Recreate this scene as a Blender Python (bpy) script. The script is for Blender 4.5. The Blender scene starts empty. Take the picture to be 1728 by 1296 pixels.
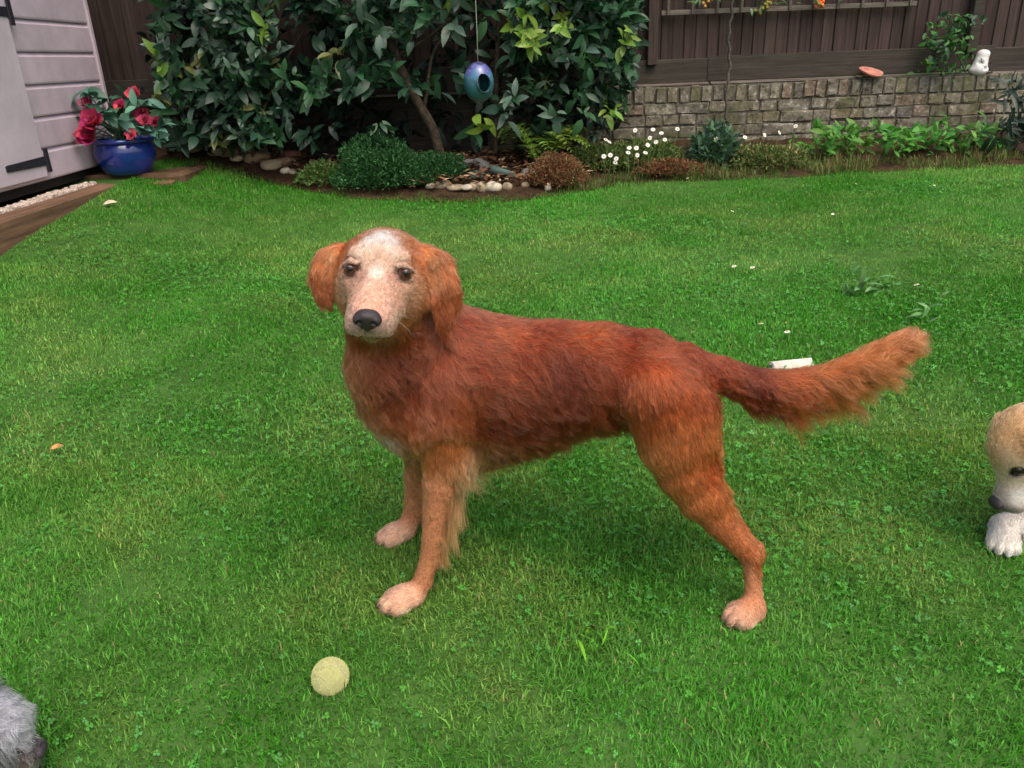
import bpy, bmesh, math, random
import numpy as np
from mathutils import Vector, Matrix, kdtree

random.seed(7)
RNG = np.random.default_rng(11)
scene = bpy.context.scene
COL = scene.collection

# ------------------------------------------------------------------ camera
FPX = 1330.0                       # focal length in photo pixels (1728 wide)
PITCH, ROLL = math.radians(22.5), math.radians(-2.2)
CAM = np.array([0.0, 0.0, 1.05])
cam_data = bpy.data.cameras.new("camera")
cam_data.sensor_width = 36.0
cam_data.lens = 36.0 * FPX / 1728.0
cam_data.clip_start, cam_data.clip_end = 0.02, 400.0
cam = bpy.data.objects.new("camera", cam_data)
COL.objects.link(cam)
cam.matrix_world = (Matrix.Translation(Vector(CAM)) @ Matrix.Rotation(math.pi / 2 - PITCH, 4, 'X')
                    @ Matrix.Rotation(ROLL, 4, 'Z'))
scene.camera = cam
_M = np.array(cam.matrix_world)
CR, CU, CF = _M[:3, 0], _M[:3, 1], -_M[:3, 2]

# ------------------------------------------------------------------ sky, sun, exposure
SUN_EL, SUN_AZ = math.radians(60), math.radians(152)   # azimuth clockwise from +Y
world = bpy.data.worlds.new("World")
scene.world = world
world.use_nodes = True
wt = world.node_tree
wt.nodes.clear()
sky = wt.nodes.new("ShaderNodeTexSky")
sky.sky_type = 'NISHITA'
sky.sun_disc = False
sky.sun_elevation = SUN_EL
sky.sun_rotation = SUN_AZ
sky.air_density, sky.dust_density, sky.ozone_density = 0.75, 6.0, 0.4
bgn = wt.nodes.new("ShaderNodeBackground")
bgn.inputs["Strength"].default_value = 0.15
wo = wt.nodes.new("ShaderNodeOutputWorld")
wt.links.new(sky.outputs[0], bgn.inputs[0])
wt.links.new(bgn.outputs[0], wo.inputs[0])
sun_data = bpy.data.lights.new("sun", 'SUN')
sun_data.energy = 0.6
sun_data.angle = math.radians(60)
sun_data.color = (1.0, 0.965, 0.92)
sun = bpy.data.objects.new("sun", sun_data)
COL.objects.link(sun)
_sd = Vector((math.sin(SUN_AZ) * math.cos(SUN_EL), math.cos(SUN_AZ) * math.cos(SUN_EL), math.sin(SUN_EL)))
sun.rotation_euler = _sd.to_track_quat('Z', 'Y').to_euler()
sun.location = (0, 0, 6)
scene.view_settings.view_transform = 'Standard'
scene.view_settings.look = 'None'
scene.view_settings.exposure = 0.58
scene.view_settings.gamma = 1.0
scene.view_settings.use_curve_mapping = False
scene.render.engine = 'CYCLES'
scene.cycles.max_bounces = 6
scene.cycles.diffuse_bounces = 3
scene.cycles.glossy_bounces = 2
scene.cycles.transmission_bounces = 5
scene.cycles.transparent_max_bounces = 8
try:
    scene.cycles_curves.shape = 'RIBBONS'
except Exception:
    pass

# ------------------------------------------------------------------ helpers
SLOPE, Y0 = 0.10, 1.108            # the lawn climbs gently away from the camera


def _ss(a, b, v):
    t = np.clip((np.asarray(v, float) - a) / (b - a), 0, 1)
    return t * t * (3 - 2 * t)


def gz(y, x=0.0):
    """height of the ground: an even slope, banked up a little along the shed"""
    return SLOPE * (np.minimum(y, 6.0) - Y0) + 0.15 * _ss(-1.15, -2.15, x) * _ss(1.8, 3.6, y)


def ray(px, py):
    return CF + CR * ((px - 864) / FPX) - CU * ((py - 648) / FPX)


def at(px, py, Y):
    """world point on the vertical plane y = Y seen in that direction"""
    d = ray(px, py)
    return CAM + d * (Y / d[1])


def gr(px, py, up=0.0):
    """world point on the sloping lawn (raised by up)"""
    d = ray(px, py)
    t = (SLOPE * (CAM[1] - Y0) + up - CAM[2]) / (d[2] - SLOPE * d[1])
    return CAM + d * t


def pxs(p):
    """metres per photo pixel at that point"""
    return float((np.asarray(p) - CAM) @ CF) / FPX


def lin(r, g, b, k=1.0):
    """sRGB 0-255 -> linear"""
    o = []
    for v in (r, g, b):
        v /= 255.0
        o.append(k * (v / 12.92 if v <= 0.04045 else ((v + 0.055) / 1.055) ** 2.4))
    return np.array(o)


def tag(o, label=None, cat=None, group=None, kind=None):
    if label: o["label"] = label
    if cat: o["category"] = cat
    if group: o["group"] = group
    if kind: o["kind"] = kind
    return o


def link(name, data, parent=None, loc=None, rot=None, scale=None):
    o = bpy.data.objects.new(name, data)
    COL.objects.link(o)
    if parent is not None: o.parent = parent
    if loc is not None: o.location = Vector([float(v) for v in loc])
    if rot is not None: o.rotation_euler = rot
    if scale is not None: o.scale = scale if hasattr(scale, '__len__') else (scale,) * 3
    return o


def empty(name, loc=(0, 0, 0), rz=0.0):
    o = link(name, None, loc=loc)
    o.rotation_euler = (0, 0, rz)
    o.empty_display_size = 0.05
    return o


def mesh_np(name, V, faces, mat=None, smooth=True, cols=None):
    """V (n,3); faces: (m,3) or (m,4) int array, or list of polygons; cols (n,3) point colours"""
    me = bpy.data.meshes.new(name)
    V = np.ascontiguousarray(V, dtype=np.float32)
    if isinstance(faces, np.ndarray):
        m, k = faces.shape
        me.vertices.add(len(V)); me.vertices.foreach_set("co", V.ravel())
        me.loops.add(m * k); me.loops.foreach_set("vertex_index", np.ascontiguousarray(faces, dtype=np.int32).ravel())
        me.polygons.add(m)
        me.polygons.foreach_set("loop_start", np.arange(0, m * k, k, dtype=np.int32))
    else:
        me.from_pydata(V.tolist(), [], faces)
    if cols is not None:
        a = me.attributes.new("col", 'FLOAT_COLOR', 'POINT')
        c4 = np.ones((len(V), 4), np.float32); c4[:, :3] = cols
        a.data.foreach_set("color", c4.ravel())
    me.update(calc_edges=True)
    me.polygons.foreach_set("use_smooth", np.full(len(me.polygons), smooth, dtype=bool))
    if mat is not None: me.materials.append(mat)
    return me


# ------------------------------------------------------------------ materials
def mat_new(name):
    m = bpy.data.materials.new(name)
    m.use_nodes = True
    nt = m.node_tree
    b = nt.nodes["Principled BSDF"]
    return m, nt, b


def simple(name, col, rough=0.7, spec=0.3, metal=0.0, noise=0.0, nscale=20.0, bump=0.0, bscale=60.0,
           col2=None, coat=0.0, coords='Object'):
    """principled material with optional two-colour noise and fine bump"""
    m, nt, b = mat_new(name)
    col = tuple(float(c) for c in col)
    b.inputs["Base Color"].default_value = (*col, 1)
    b.inputs["Roughness"].default_value = rough
    b.inputs["Specular IOR Level"].default_value = spec
    b.inputs["Metallic"].default_value = metal
    if coat: b.inputs["Coat Weight"].default_value = coat
    tc = nt.nodes.new("ShaderNodeTexCoord")
    oi = nt.nodes.new("ShaderNodeObjectInfo")
    add = nt.nodes.new("ShaderNodeVectorMath"); add.operation = 'ADD'
    sc = nt.nodes.new("ShaderNodeMath"); sc.operation = 'MULTIPLY'; sc.inputs[1].default_value = 37.0
    nt.links.new(oi.outputs["Random"], sc.inputs[0])
    nt.links.new(tc.outputs[coords], add.inputs[0])
    nt.links.new(sc.outputs[0], add.inputs[1])
    if noise or col2 is not None:
        n = nt.nodes.new("ShaderNodeTexNoise")
        n.inputs["Scale"].default_value = nscale
        n.inputs["Detail"].default_value = 6.0
        n.inputs["Roughness"].default_value = 0.65
        nt.links.new(add.outputs[0], n.inputs["Vector"])
        r = nt.nodes.new("ShaderNodeValToRGB")
        c2 = col2 if col2 is not None else tuple(c * (1 - noise) for c in col)
        c1 = col if col2 is not None else tuple(min(1, c * (1 + noise)) for c in col)
        r.color_ramp.elements[0].position = 0.35; r.color_ramp.elements[0].color = (*[float(v) for v in c2], 1)
        r.color_ramp.elements[1].position = 0.65; r.color_ramp.elements[1].color = (*[float(v) for v in c1], 1)
        nt.links.new(n.outputs["Fac"], r.inputs[0])
        nt.links.new(r.outputs[0], b.inputs["Base Color"])
    if bump:
        n2 = nt.nodes.new("ShaderNodeTexNoise")
        n2.inputs["Scale"].default_value = bscale
        n2.inputs["Detail"].default_value = 5.0
        nt.links.new(add.outputs[0], n2.inputs["Vector"])
        bu = nt.nodes.new("ShaderNodeBump")
        bu.inputs["Strength"].default_value = bump
        bu.inputs["Distance"].default_value = 0.01
        nt.links.new(n2.outputs["Fac"], bu.inputs["Height"])
        nt.links.new(bu.outputs[0], b.inputs["Normal"])
    return m


def vary_by_object(m, amount=0.35, hue=0.04):
    """let every object that shares this material differ a little in tone"""
    nt = m.node_tree
    b = nt.nodes["Principled BSDF"]
    oi = nt.nodes.new("ShaderNodeObjectInfo")
    hs = nt.nodes.new("ShaderNodeHueSaturation")
    mr = nt.nodes.new("ShaderNodeMapRange")
    mr.inputs["To Min"].default_value = 1 - amount; mr.inputs["To Max"].default_value = 1 + amount
    nt.links.new(oi.outputs["Random"], mr.inputs["Value"])
    w = nt.nodes.new("ShaderNodeTexWhiteNoise"); w.noise_dimensions = '1D'
    nt.links.new(oi.outputs["Random"], w.inputs["W"])
    mh = nt.nodes.new("ShaderNodeMapRange")
    mh.inputs["To Min"].default_value = 0.5 - hue; mh.inputs["To Max"].default_value = 0.5 + hue
    nt.links.new(w.outputs["Value"], mh.inputs["Value"])
    nt.links.new(mr.outputs[0], hs.inputs["Value"]); nt.links.new(mh.outputs[0], hs.inputs["Hue"])
    src = b.inputs["Base Color"]
    if src.is_linked:
        nt.links.new(src.links[0].from_socket, hs.inputs["Color"])
    else:
        hs.inputs["Color"].default_value = src.default_value
    nt.links.new(hs.outputs[0], src)
    return m


def attr_mat(name, rough=0.6, spec=0.3, trans=0.0, gain=1.0):
    """colour from the point attribute 'col', optional translucency (leaves, blades)"""
    m, nt, b = mat_new(name)
    a = nt.nodes.new("ShaderNodeAttribute"); a.attribute_name = "col"
    nt.links.new(a.outputs["Color"], b.inputs["Base Color"])
    b.inputs["Roughness"].default_value = rough
    b.inputs["Specular IOR Level"].default_value = spec
    if trans:
        t = nt.nodes.new("ShaderNodeBsdfTranslucent")
        nt.links.new(a.outputs["Color"], t.inputs[0])
        mx = nt.nodes.new("ShaderNodeMixShader"); mx.inputs[0].default_value = trans
        nt.links.new(b.outputs[0], mx.inputs[1]); nt.links.new(t.outputs[0], mx.inputs[2])
        nt.links.new(mx.outputs[0], nt.nodes["Material Output"].inputs["Surface"])
    return m


def vnoise(P, scale, seed=0):
    """cheap smooth value noise in numpy, about -1..1"""
    r = np.random.default_rng(seed)
    out = np.zeros(len(P)); amp = 1.0; tot = 0
    for o in range(3):
        for _ in range(4):
            k = r.normal(size=P.shape[1]); k *= scale * (2 ** o) * (0.7 + 0.6 * r.random()) / np.linalg.norm(k)
            out += amp * np.sin(P @ k * 6.283 + r.random() * 6.283)
        tot += amp * 2; amp *= 0.55
    return out / tot
# ================================================================== GROUND
_edge_px = [(150, 322), (230, 312), (300, 303), (400, 304), (500, 310), (600, 327), (730, 332), (860, 331), (950, 320),
            (1050, 302), (1150, 300), (1300, 294), (1400, 286), (1550, 279), (1728, 272)]
_edge = np.array([gr(*p) for p in _edge_px])
EDGE_X = np.concatenate([[-9.0], _edge[:, 0], [9.0]])
EDGE_Y = np.concatenate([[_edge[0, 1]], _edge[:, 1], [_edge[-1, 1]]])


def yfar(x):
    return np.interp(x, EDGE_X, EDGE_Y)


SL_A, SL_B = np.array([-2.12, 1.5, 0.0]), np.array([-2.10, 4.66, 0.0])   # foot of the timber sleeper beside the shed
_sd2 = (SL_B - SL_A)[:2]; _sd2 = _sd2 / np.linalg.norm(_sd2)
SL_N = np.array([_sd2[1], -_sd2[0]])          # points towards the lawn


def ground_mat():
    m, nt, b = mat_new("lawn_soil")
    b.inputs["Roughness"].default_value = 0.95
    b.inputs["Specular IOR Level"].default_value = 0.1
    tc = nt.nodes.new("ShaderNodeTexCoord")
    n = nt.nodes.new("ShaderNodeTexNoise"); n.inputs["Scale"].default_value = 9; n.inputs["Detail"].default_value = 8
    nt.links.new(tc.outputs["Object"], n.inputs["Vector"])
    r = nt.nodes.new("ShaderNodeValToRGB")
    r.color_ramp.elements[0].position = 0.35; r.color_ramp.elements[0].color = (0.045, 0.105, 0.022, 1)
    r.color_ramp.elements[1].position = 0.7; r.color_ramp.elements[1].color = (0.075, 0.165, 0.034, 1)
    nt.links.new(n.outputs["Fac"], r.inputs[0]); nt.links.new(r.outputs[0], b.inputs["Base Color"])
    return m


def build_ground():
    xs = np.unique(np.concatenate([np.linspace(-4, 4, 81), [-150, -60, -25, -12, 12, 25, 60, 150]]))
    ys = np.unique(np.concatenate([np.linspace(-2, 6.0, 81), [-150, -60, -25, -10, 7, 12, 25, 60, 150]]))
    X, Y = np.meshgrid(xs, ys, indexing='ij')
    Z = gz(np.maximum(Y, -4.0), X)
    near = (np.abs(X) < 4) & (Y > -2) & (Y < 6)
    Z = Z + near * 0.004 * vnoise(np.stack([X.ravel(), Y.ravel()], 1), 0.7, 3).reshape(X.shape)
    V = np.stack([X.ravel(), Y.ravel(), Z.ravel()], 1)
    ny = len(ys)
    i, j = np.meshgrid(np.arange(len(xs) - 1), np.arange(ny - 1), indexing='ij')
    a = (i * ny + j).ravel()
    F = np.stack([a, a + ny, a + ny + 1, a + 1], 1)
    tag(link("lawn", mesh_np("lawn", V, F, ground_mat())), kind="structure")


build_ground()


def lawn_points(n, y0, y1, seed, spread=0.72, pad=0.55, lo=None):
    r = np.random.default_rng(seed)
    out = np.zeros((0, 2))
    while len(out) < n:
        y = np.sqrt(r.random(n * 2) * (y1 ** 2 - y0 ** 2) + y0 ** 2)
        x = (r.random(n * 2) * 2 - 1) * (spread * y1 + pad)
        k = (np.abs(x) < spread * y + pad)
        k &= y < yfar(x) + 0.02 * np.sin(x * 23) + 0.015 * np.sin(x * 61)
        k &= ((np.stack([x, y], 1) - SL_A[:2]) @ SL_N) > 0.0
        out = np.concatenate([out, np.stack([x, y], 1)[k]])
    return out[:n]


def lawn_tint(P):
    """colour of the turf by place: lush, plain and pale yellowish patches"""
    a = vnoise(P, 0.55, 21); b = vnoise(P, 1.6, 22); c = vnoise(P, 4.2, 23)
    lush = lin(74, 150, 38); plain = lin(94, 156, 58); pale = lin(128, 168, 76)
    t = np.clip(0.47 + 0.50 * a + 0.30 * b + 0.22 * c, 0, 1)[:, None]
    col = np.where(t < 0.5, lush * (1 - 2 * t) + plain * 2 * t, plain * (2 - 2 * t) + pale * (2 * t - 1))
    return col, t[:, 0]


def blade_mesh(P, h, w, lean, az, col, seg2=True):
    n = len(P)
    base = np.stack([P[:, 0], P[:, 1], gz(P[:, 1], P[:, 0]) - 0.002], 1)
    d = np.stack([np.cos(az), np.sin(az)], 1)
    side = np.stack([-d[:, 1], d[:, 0], np.zeros(n)], 1) * (w / 2)[:, None]
    def pt(t):
        out = base.copy()
        out[:, :2] += d * (h * np.sin(lean) * t ** 1.8)[:, None]
        out[:, 2] += h * np.cos(lean * t ** 0.5) * t
        return out
    m, tip = pt(0.55), pt(1.0)
    if seg2:
        V = np.stack([base - side, base + side, m - side * 0.8, m + side * 0.8, tip], 1)
        k = (np.arange(n) * 5)[:, None]
        F = np.concatenate([k + [0, 1, 3], k + [0, 3, 2], k + [2, 3, 4]], 0)
        C = np.repeat(col, 5, axis=0)
    else:
        V = np.stack([base - side, base + side, tip], 1)
        k = (np.arange(n) * 3)[:, None]
        F = k + [0, 1, 2]
        C = np.repeat(col, 3, axis=0)
    return V.reshape(-1, 3), F, C


def build_grass():
    r = np.random.default_rng(5)
    parts = []
    for (n, y0, y1, wk, two) in ((240000, 0.55, 1.9, 1.0, True), (150000, 1.9, 3.2, 1.2, True), (190000, 3.2, 5.6, 1.7, False)):
        P = lawn_points(int(n * DENS), y0, y1, 100 + n % 97)
        n = len(P)
        col, t = lawn_tint(P)
        tuft = vnoise(P, 2.6, 31)
        h = (0.018 + 0.006 * np.clip(tuft, -1, 1)) * (0.55 + 0.8 * r.random(n))
        h = np.where(r.random(n) < 0.02, h * 1.7, h)
        w = wk * (0.0022 + 0.0016 * r.random(n))
        lean = np.clip(0.7 + 0.5 * r.normal(size=n), 0.05, 1.4)
        az = r.random(n) * 6.283
        sw = 2.2 * vnoise(P, 0.5, 44)
        az = np.where(r.random(n) < 0.45, sw + 0.7 * r.normal(size=n), az)
        v = np.exp(0.26 * r.normal(size=n))[:, None]
        col = col * v
        dead = r.random(n) < 0.012 + 0.025 * (t > 0.85)
        col[dead] = lin(172, 160, 105) * v[dead] * 0.9
        parts.append(blade_mesh(P, h, w, lean, az, col, two))
    off, Vs, Fs, Cs = 0, [], [], []
    for V, F, C in parts:
        Vs.append(V); Fs.append(F + off); Cs.append(C); off += len(V)
    me = mesh_np("grass", np.concatenate(Vs), np.concatenate(Fs), attr_mat("grass_blade", 0.5, 0.3, 0.35), True, np.concatenate(Cs))
    tag(link("grass", me), "short mown green lawn grass with paler worn patches", "grass", kind="stuff")


def build_clover():
    """trifoliate clover leaves in drifts through the nearer turf"""
    r = np.random.default_rng(9)
    P = lawn_points(int(84000 * DENS), 0.6, 4.4, 77)
    m = vnoise(P, 0.75, 51) + 0.5 * vnoise(P, 2.3, 52) + 0.15 * np.clip(P[:, 0], -1, 1) + 0.40 * (1.7 - P[:, 1]).clip(-2.4, 1)
    P = P[m + 0.55 * r.normal(size=len(P)) > 0.05]
    n = len(P)
    h = 0.008 + 0.012 * r.random(n)
    s = 0.0026 + 0.0022 * r.random(n)
    az = r.random(n) * 6.283
    cen = np.stack([P[:, 0], P[:, 1], gz(P[:, 1], P[:, 0]) + h], 1)
    tilt = r.normal(size=(n, 2)) * 0.35
    V, F = [], []
    for j in range(3):
        a = az + j * 2.0944
        d = np.stack([np.cos(a), np.sin(a)], 1); e = np.stack([-d[:, 1], d[:, 0]], 1)
        def q(u, v):
            xy = d * (u * s)[:, None] + e * (v * s)[:, None]
            z = (xy * tilt).sum(1) + 0.25 * s * (abs(v) - 0.3)
            return np.concatenate([cen[:, :2] + xy, (cen[:, 2] + z)[:, None]], 1)
        V += [q(0, 0), q(0.9, -0.75), q(1.5, -0.45), q(1.35, 0.0), q(1.5, 0.45), q(0.9, 0.75)]
    V = np.stack(V, 1).reshape(-1, 3)
    k = (np.arange(n) * 18)[:, None]
    F = np.concatenate([k + 6 * j + np.array(t) for j in range(3) for t in ([0, 1, 2], [0, 2, 3], [0, 3, 4], [0, 4, 5])], 0)
    c = np.where((r.random(n) < 0.4)[:, None], lin(84, 150, 72), lin(76, 148, 50)) * np.exp(0.2 * r.normal(size=n))[:, None]
    me = mesh_np("clover", V, F, attr_mat("clover_leaf", 0.55, 0.25, 0.25), True, np.repeat(c, 18, axis=0))
    tag(link("clover", me), "drifts of small clover leaves growing through the lawn", "clover", kind="stuff")


DENS = 1.0
build_grass()
build_clover()
# ================================================================== SHARED SHAPES
def box_np(sx, sy, sz, bev=0.0, jit=0.0, seed=0):
    bm = bmesh.new()
    bmesh.ops.create_cube(bm, size=1.0)
    bmesh.ops.scale(bm, vec=(sx, sy, sz), verts=bm.verts)
    if bev: bmesh.ops.bevel(bm, geom=bm.edges[:], offset=bev, segments=1, affect='EDGES', profile=0.5)
    if jit:
        r = random.Random(seed)
        for v in bm.verts: v.co += Vector((r.uniform(-1, 1), r.uniform(-1, 1), r.uniform(-1, 1))) * jit
    V = np.array([v.co[:] for v in bm.verts]); F = [[v.index for v in f.verts] for f in bm.faces]
    bm.free()
    return V, F


def box(name, sx, sy, sz, mat, parent=None, loc=(0, 0, 0), rot=None, bev=0.004, jit=0.0, seed=0, smooth=False):
    V, F = box_np(sx, sy, sz, bev, jit, seed)
    return link(name, mesh_np(name, V, F, mat, smooth), parent, loc, rot)


def tube_np(pts, rad, seg=8, cap=True):
    pts = np.array(pts, float); n = len(pts)
    rad = np.broadcast_to(rad, n)
    T = np.gradient(pts, axis=0); T /= np.maximum(np.linalg.norm(T, axis=1, keepdims=True), 1e-9)
    ref = np.array([0.31, 0.95, 0.1]); V = []
    for p, t, r_ in zip(pts, T, rad):
        a = np.cross(t, ref); a /= max(np.linalg.norm(a), 1e-6); b = np.cross(t, a)
        for j in range(seg):
            q = 2 * math.pi * j / seg
            V.append(p + r_ * (math.cos(q) * a + math.sin(q) * b))
    F = []
    for i in range(n - 1):
        for j in range(seg):
            k = (j + 1) % seg
            F.append([i * seg + j, i * seg + k, (i + 1) * seg + k, (i + 1) * seg + j])
    if cap:
        F.append(list(range(seg))[::-1]); F.append([(n - 1) * seg + j for j in range(seg)])
    return np.array(V), F


def merge(parts):
    Vs, Fs, o = [], [], 0
    for V, F in parts:
        Vs.append(V); Fs += [[i + o for i in f] for f in F]; o += len(V)
    return np.concatenate(Vs), Fs


def lathe_np(prof, seg=40):
    V, F = [], []
    for r_, z in prof:
        for j in range(seg):
            q = 2 * math.pi * j / seg
            V.append((r_ * math.cos(q), r_ * math.sin(q), z))
    for i in range(len(prof) - 1):
        for j in range(seg):
            k = (j + 1) % seg
            F.append([i * seg + j, i * seg + k, (i + 1) * seg + k, (i + 1) * seg + j])
    return np.array(V), F


def smooth_pts(pts, n=20):
    """Catmull-Rom through control points"""
    P = np.array(pts, float)
    P = np.concatenate([[2 * P[0] - P[1]], P, [2 * P[-1] - P[-2]]])
    out = []
    m = len(P) - 3
    for u in np.linspace(0, m - 1e-6, n):
        i = int(u); t = u - i
        a, b, c, d = P[i:i + 4]
        out.append(0.5 * (2 * b + (c - a) * t + (2 * a - 5 * b + 4 * c - d) * t * t + (3 * b - a - 3 * c + d) * t ** 3))
    return np.array(out)


def wood(name, c1, c2, axis='Z', rough=0.85, grain=60.0, spec=0.2, streak=0.0, bump=0.35):
    """weathered timber: stretched noise along the grain"""
    m, nt, b = mat_new(name)
    b.inputs["Roughness"].default_value = rough
    b.inputs["Specular IOR Level"].default_value = spec
    tc = nt.nodes.new("ShaderNodeTexCoord")
    oi = nt.nodes.new("ShaderNodeObjectInfo")
    mp = nt.nodes.new("ShaderNodeMapping")
    sc = [grain] * 3; sc['XYZ'.index(axis)] = grain * 0.05
    mp.inputs["Scale"].default_value = sc
    mul = nt.nodes.new("ShaderNodeMath"); mul.operation = 'MULTIPLY'; mul.inputs[1].default_value = 91.0
    nt.links.new(oi.outputs["Random"], mul.inputs[0])
    cb = nt.nodes.new("ShaderNodeCombineXYZ")
    for i in range(3): nt.links.new(mul.outputs[0], cb.inputs[i])
    nt.links.new(cb.outputs[0], mp.inputs["Location"])
    nt.links.new(tc.outputs["Object"], mp.inputs["Vector"])
    n = nt.nodes.new("ShaderNodeTexNoise"); n.inputs["Scale"].default_value = 1.0; n.inputs["Detail"].default_value = 7; n.inputs["Roughness"].default_value = 0.7
    nt.links.new(mp.outputs[0], n.inputs["Vector"])
    r = nt.nodes.new("ShaderNodeValToRGB")
    r.color_ramp.elements[0].position = 0.32; r.color_ramp.elements[0].color = (*[float(v) for v in c2], 1)
    r.color_ramp.elements[1].position = 0.68; r.color_ramp.elements[1].color = (*[float(v) for v in c1], 1)
    nt.links.new(n.outputs["Fac"], r.inputs[0])
    n2 = nt.nodes.new("ShaderNodeTexNoise"); n2.inputs["Scale"].default_value = 3.5; n2.inputs["Detail"].default_value = 4
    nt.links.new(tc.outputs["Object"], n2.inputs["Vector"])
    mr = nt.nodes.new("ShaderNodeMapRange"); mr.inputs["To Min"].default_value = 0.7; mr.inputs["To Max"].default_value = 1.3
    nt.links.new(n2.outputs["Fac"], mr.inputs["Value"])
    mm = nt.nodes.new("ShaderNodeMix"); mm.data_type = 'RGBA'; mm.blend_type = 'MULTIPLY'; mm.inputs["Factor"].default_value = 1.0
    nt.links.new(r.outputs[0], mm.inputs["A"]); nt.links.new(mr.outputs[0], mm.inputs["B"])
    nt.links.new(mm.outputs["Result"], b.inputs["Base Color"])
    bu = nt.nodes.new("ShaderNodeBump"); bu.inputs["Strength"].default_value = bump; bu.inputs["Distance"].default_value = 0.004
    nt.links.new(n.outputs["Fac"], bu.inputs["Height"]); nt.links.new(bu.outputs[0], b.inputs["Normal"])
    return m


# ================================================================== BED, WALL, FENCE, SHED
def build_bed():
    xs = np.linspace(-3.6, 4.6, 120); vs = np.linspace(0, 1, 16)
    X, T = np.meshgrid(xs, vs, indexing='ij')
    y0 = yfar(X) - 0.12
    Y = y0 + (5.75 - y0) * T
    Z = gz(Y, X) + 0.002 + 0.045 * np.minimum(1, T * 3) + 0.022 * vnoise(np.stack([X.ravel(), Y.ravel()], 1), 2.5, 8).reshape(X.shape) * np.minimum(1, T * 6)
    V = np.stack([X.ravel(), Y.ravel(), Z.ravel()], 1); n = len(vs)
    i, j = np.meshgrid(np.arange(len(xs) - 1), np.arange(n - 1), indexing='ij'); a = (i * n + j).ravel()
    F = np.stack([a, a + n, a + n + 1, a + 1], 1)
    m = simple("bed_soil", lin(74, 56, 40), .95, .1, col2=lin(40, 31, 23), nscale=14, bump=1.0, bscale=45)
    tag(link("soil_bed", mesh_np("soil_bed", V, F, m)), kind="structure")


build_bed()

WY = 5.45                      # front face of the brick wall


def build_wall():
    wall = empty("brick_wall", (2.0, WY, gz(WY)))
    tag(wall, "low lichen-covered brick wall with an on-edge coping below the fence", "wall")
    o = np.array(wall.location)
    mort = simple("mortar", lin(116, 111, 98), .95, .1, col2=lin(78, 74, 62), nscale=25, bump=.8, bscale=120)
    box("mortar", 4.5, 0.20, 0.545, mort, wall, np.array([2.15, WY + .1085, .835 - .5 * .545]) - o, bev=.002)
    # weathered brick: buff, grey lichen, some red and ochre
    m, nt, b = mat_new("old_brick")
    b.inputs["Roughness"].default_value = .95; b.inputs["Specular IOR Level"].default_value = .1
    tc = nt.nodes.new("ShaderNodeTexCoord"); oi = nt.nodes.new("ShaderNodeObjectInfo")
    ge = nt.nodes.new("ShaderNodeNewGeometry")
    r0 = nt.nodes.new("ShaderNodeValToRGB")
    cols = [(0, lin(122, 117, 104)), (.25, lin(132, 126, 108)), (.45, lin(114, 111, 102)), (.62, lin(134, 125, 102)), (.8, lin(110, 107, 98)), (.96, lin(128, 114, 98)), (1, lin(128, 104, 90))]
    while len(r0.color_ramp.elements) < len(cols): r0.color_ramp.elements.new(0.5)
    for e, (p, c) in zip(r0.color_ramp.elements, cols): e.position = p; e.color = (*c, 1)
    nt.links.new(oi.outputs["Random"], r0.inputs[0])
    n1 = nt.nodes.new("ShaderNodeTexNoise"); n1.inputs["Scale"].default_value = 30; n1.inputs["Detail"].default_value = 8; n1.inputs["Roughness"].default_value = .75
    n2 = nt.nodes.new("ShaderNodeTexNoise"); n2.inputs["Scale"].default_value = 5; n2.inputs["Detail"].default_value = 5
    for n in (n1, n2): nt.links.new(ge.outputs["Position"], n.inputs["Vector"])
    def mixc(fac_sock, a_sock, colb, p0, p1):
        mr = nt.nodes.new("ShaderNodeMapRange"); mr.inputs["From Min"].default_value = p0; mr.inputs["From Max"].default_value = p1
        nt.links.new(fac_sock, mr.inputs["Value"])
        mx = nt.nodes.new("ShaderNodeMix"); mx.data_type = 'RGBA'
        nt.links.new(mr.outputs[0], mx.inputs["Factor"]); nt.links.new(a_sock, mx.inputs["A"]); mx.inputs["B"].default_value = (*[float(v) for v in colb], 1)
        return mx.outputs["Result"]
    s = mixc(n1.outputs["Fac"], r0.outputs[0], lin(54, 50, 42), .50, .34)
    s = mixc(n1.outputs["Fac"], s, lin(196, 192, 178), .55, .68)
    s = mixc(n2.outputs["Fac"], s, lin(82, 86, 52), .50, .72)
    nt.links.new(s, b.inputs["Base Color"])
    bu = nt.nodes.new("ShaderNodeBump"); bu.inputs["Strength"].default_value = .9; bu.inputs["Distance"].default_value = .006
    nt.links.new(n1.outputs["Fac"], bu.inputs["Height"]); nt.links.new(bu.outputs[0], b.inputs["Normal"])
    r = random.Random(4)
    def variants(sx, sz, k):
        return [mesh_np("brick", *box_np(sx, .105, sz,   .005, .0055, 50 + k * 9 + i), m, False) for i in range(5)]
    head, stre, half = variants(.062, .098, 1), variants(.205, .062, 2), variants(.100, .062, 3)
    x = 0.0
    while x < 4.3:
        link("brick", r.choice(head), wall, np.array([x, WY + .0505 + r.uniform(-.005, .004), .7885 + r.uniform(-.005, .005)]) - o, (r.uniform(-.03, .03), r.uniform(-.03, .03), r.uniform(-.03, .03)))
        x += .0745
    for row in range(5):
        x = -.05 - .11 * (row % 2)
        while x < 4.3:
            hb = r.random() < .62
            w = .112 if hb else .217
            link("brick", r.choice(half if hb else stre), wall, np.array([x + w / 2, WY + .0515 + r.uniform(-.005, .004), .702 - .0745 * row + r.uniform(-.003, .003)]) - o, (0, r.uniform(-.012, .012), r.uniform(-.015, .015)))
            x += w


build_wall()

FY = 5.535                     # front of the fence boards


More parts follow.
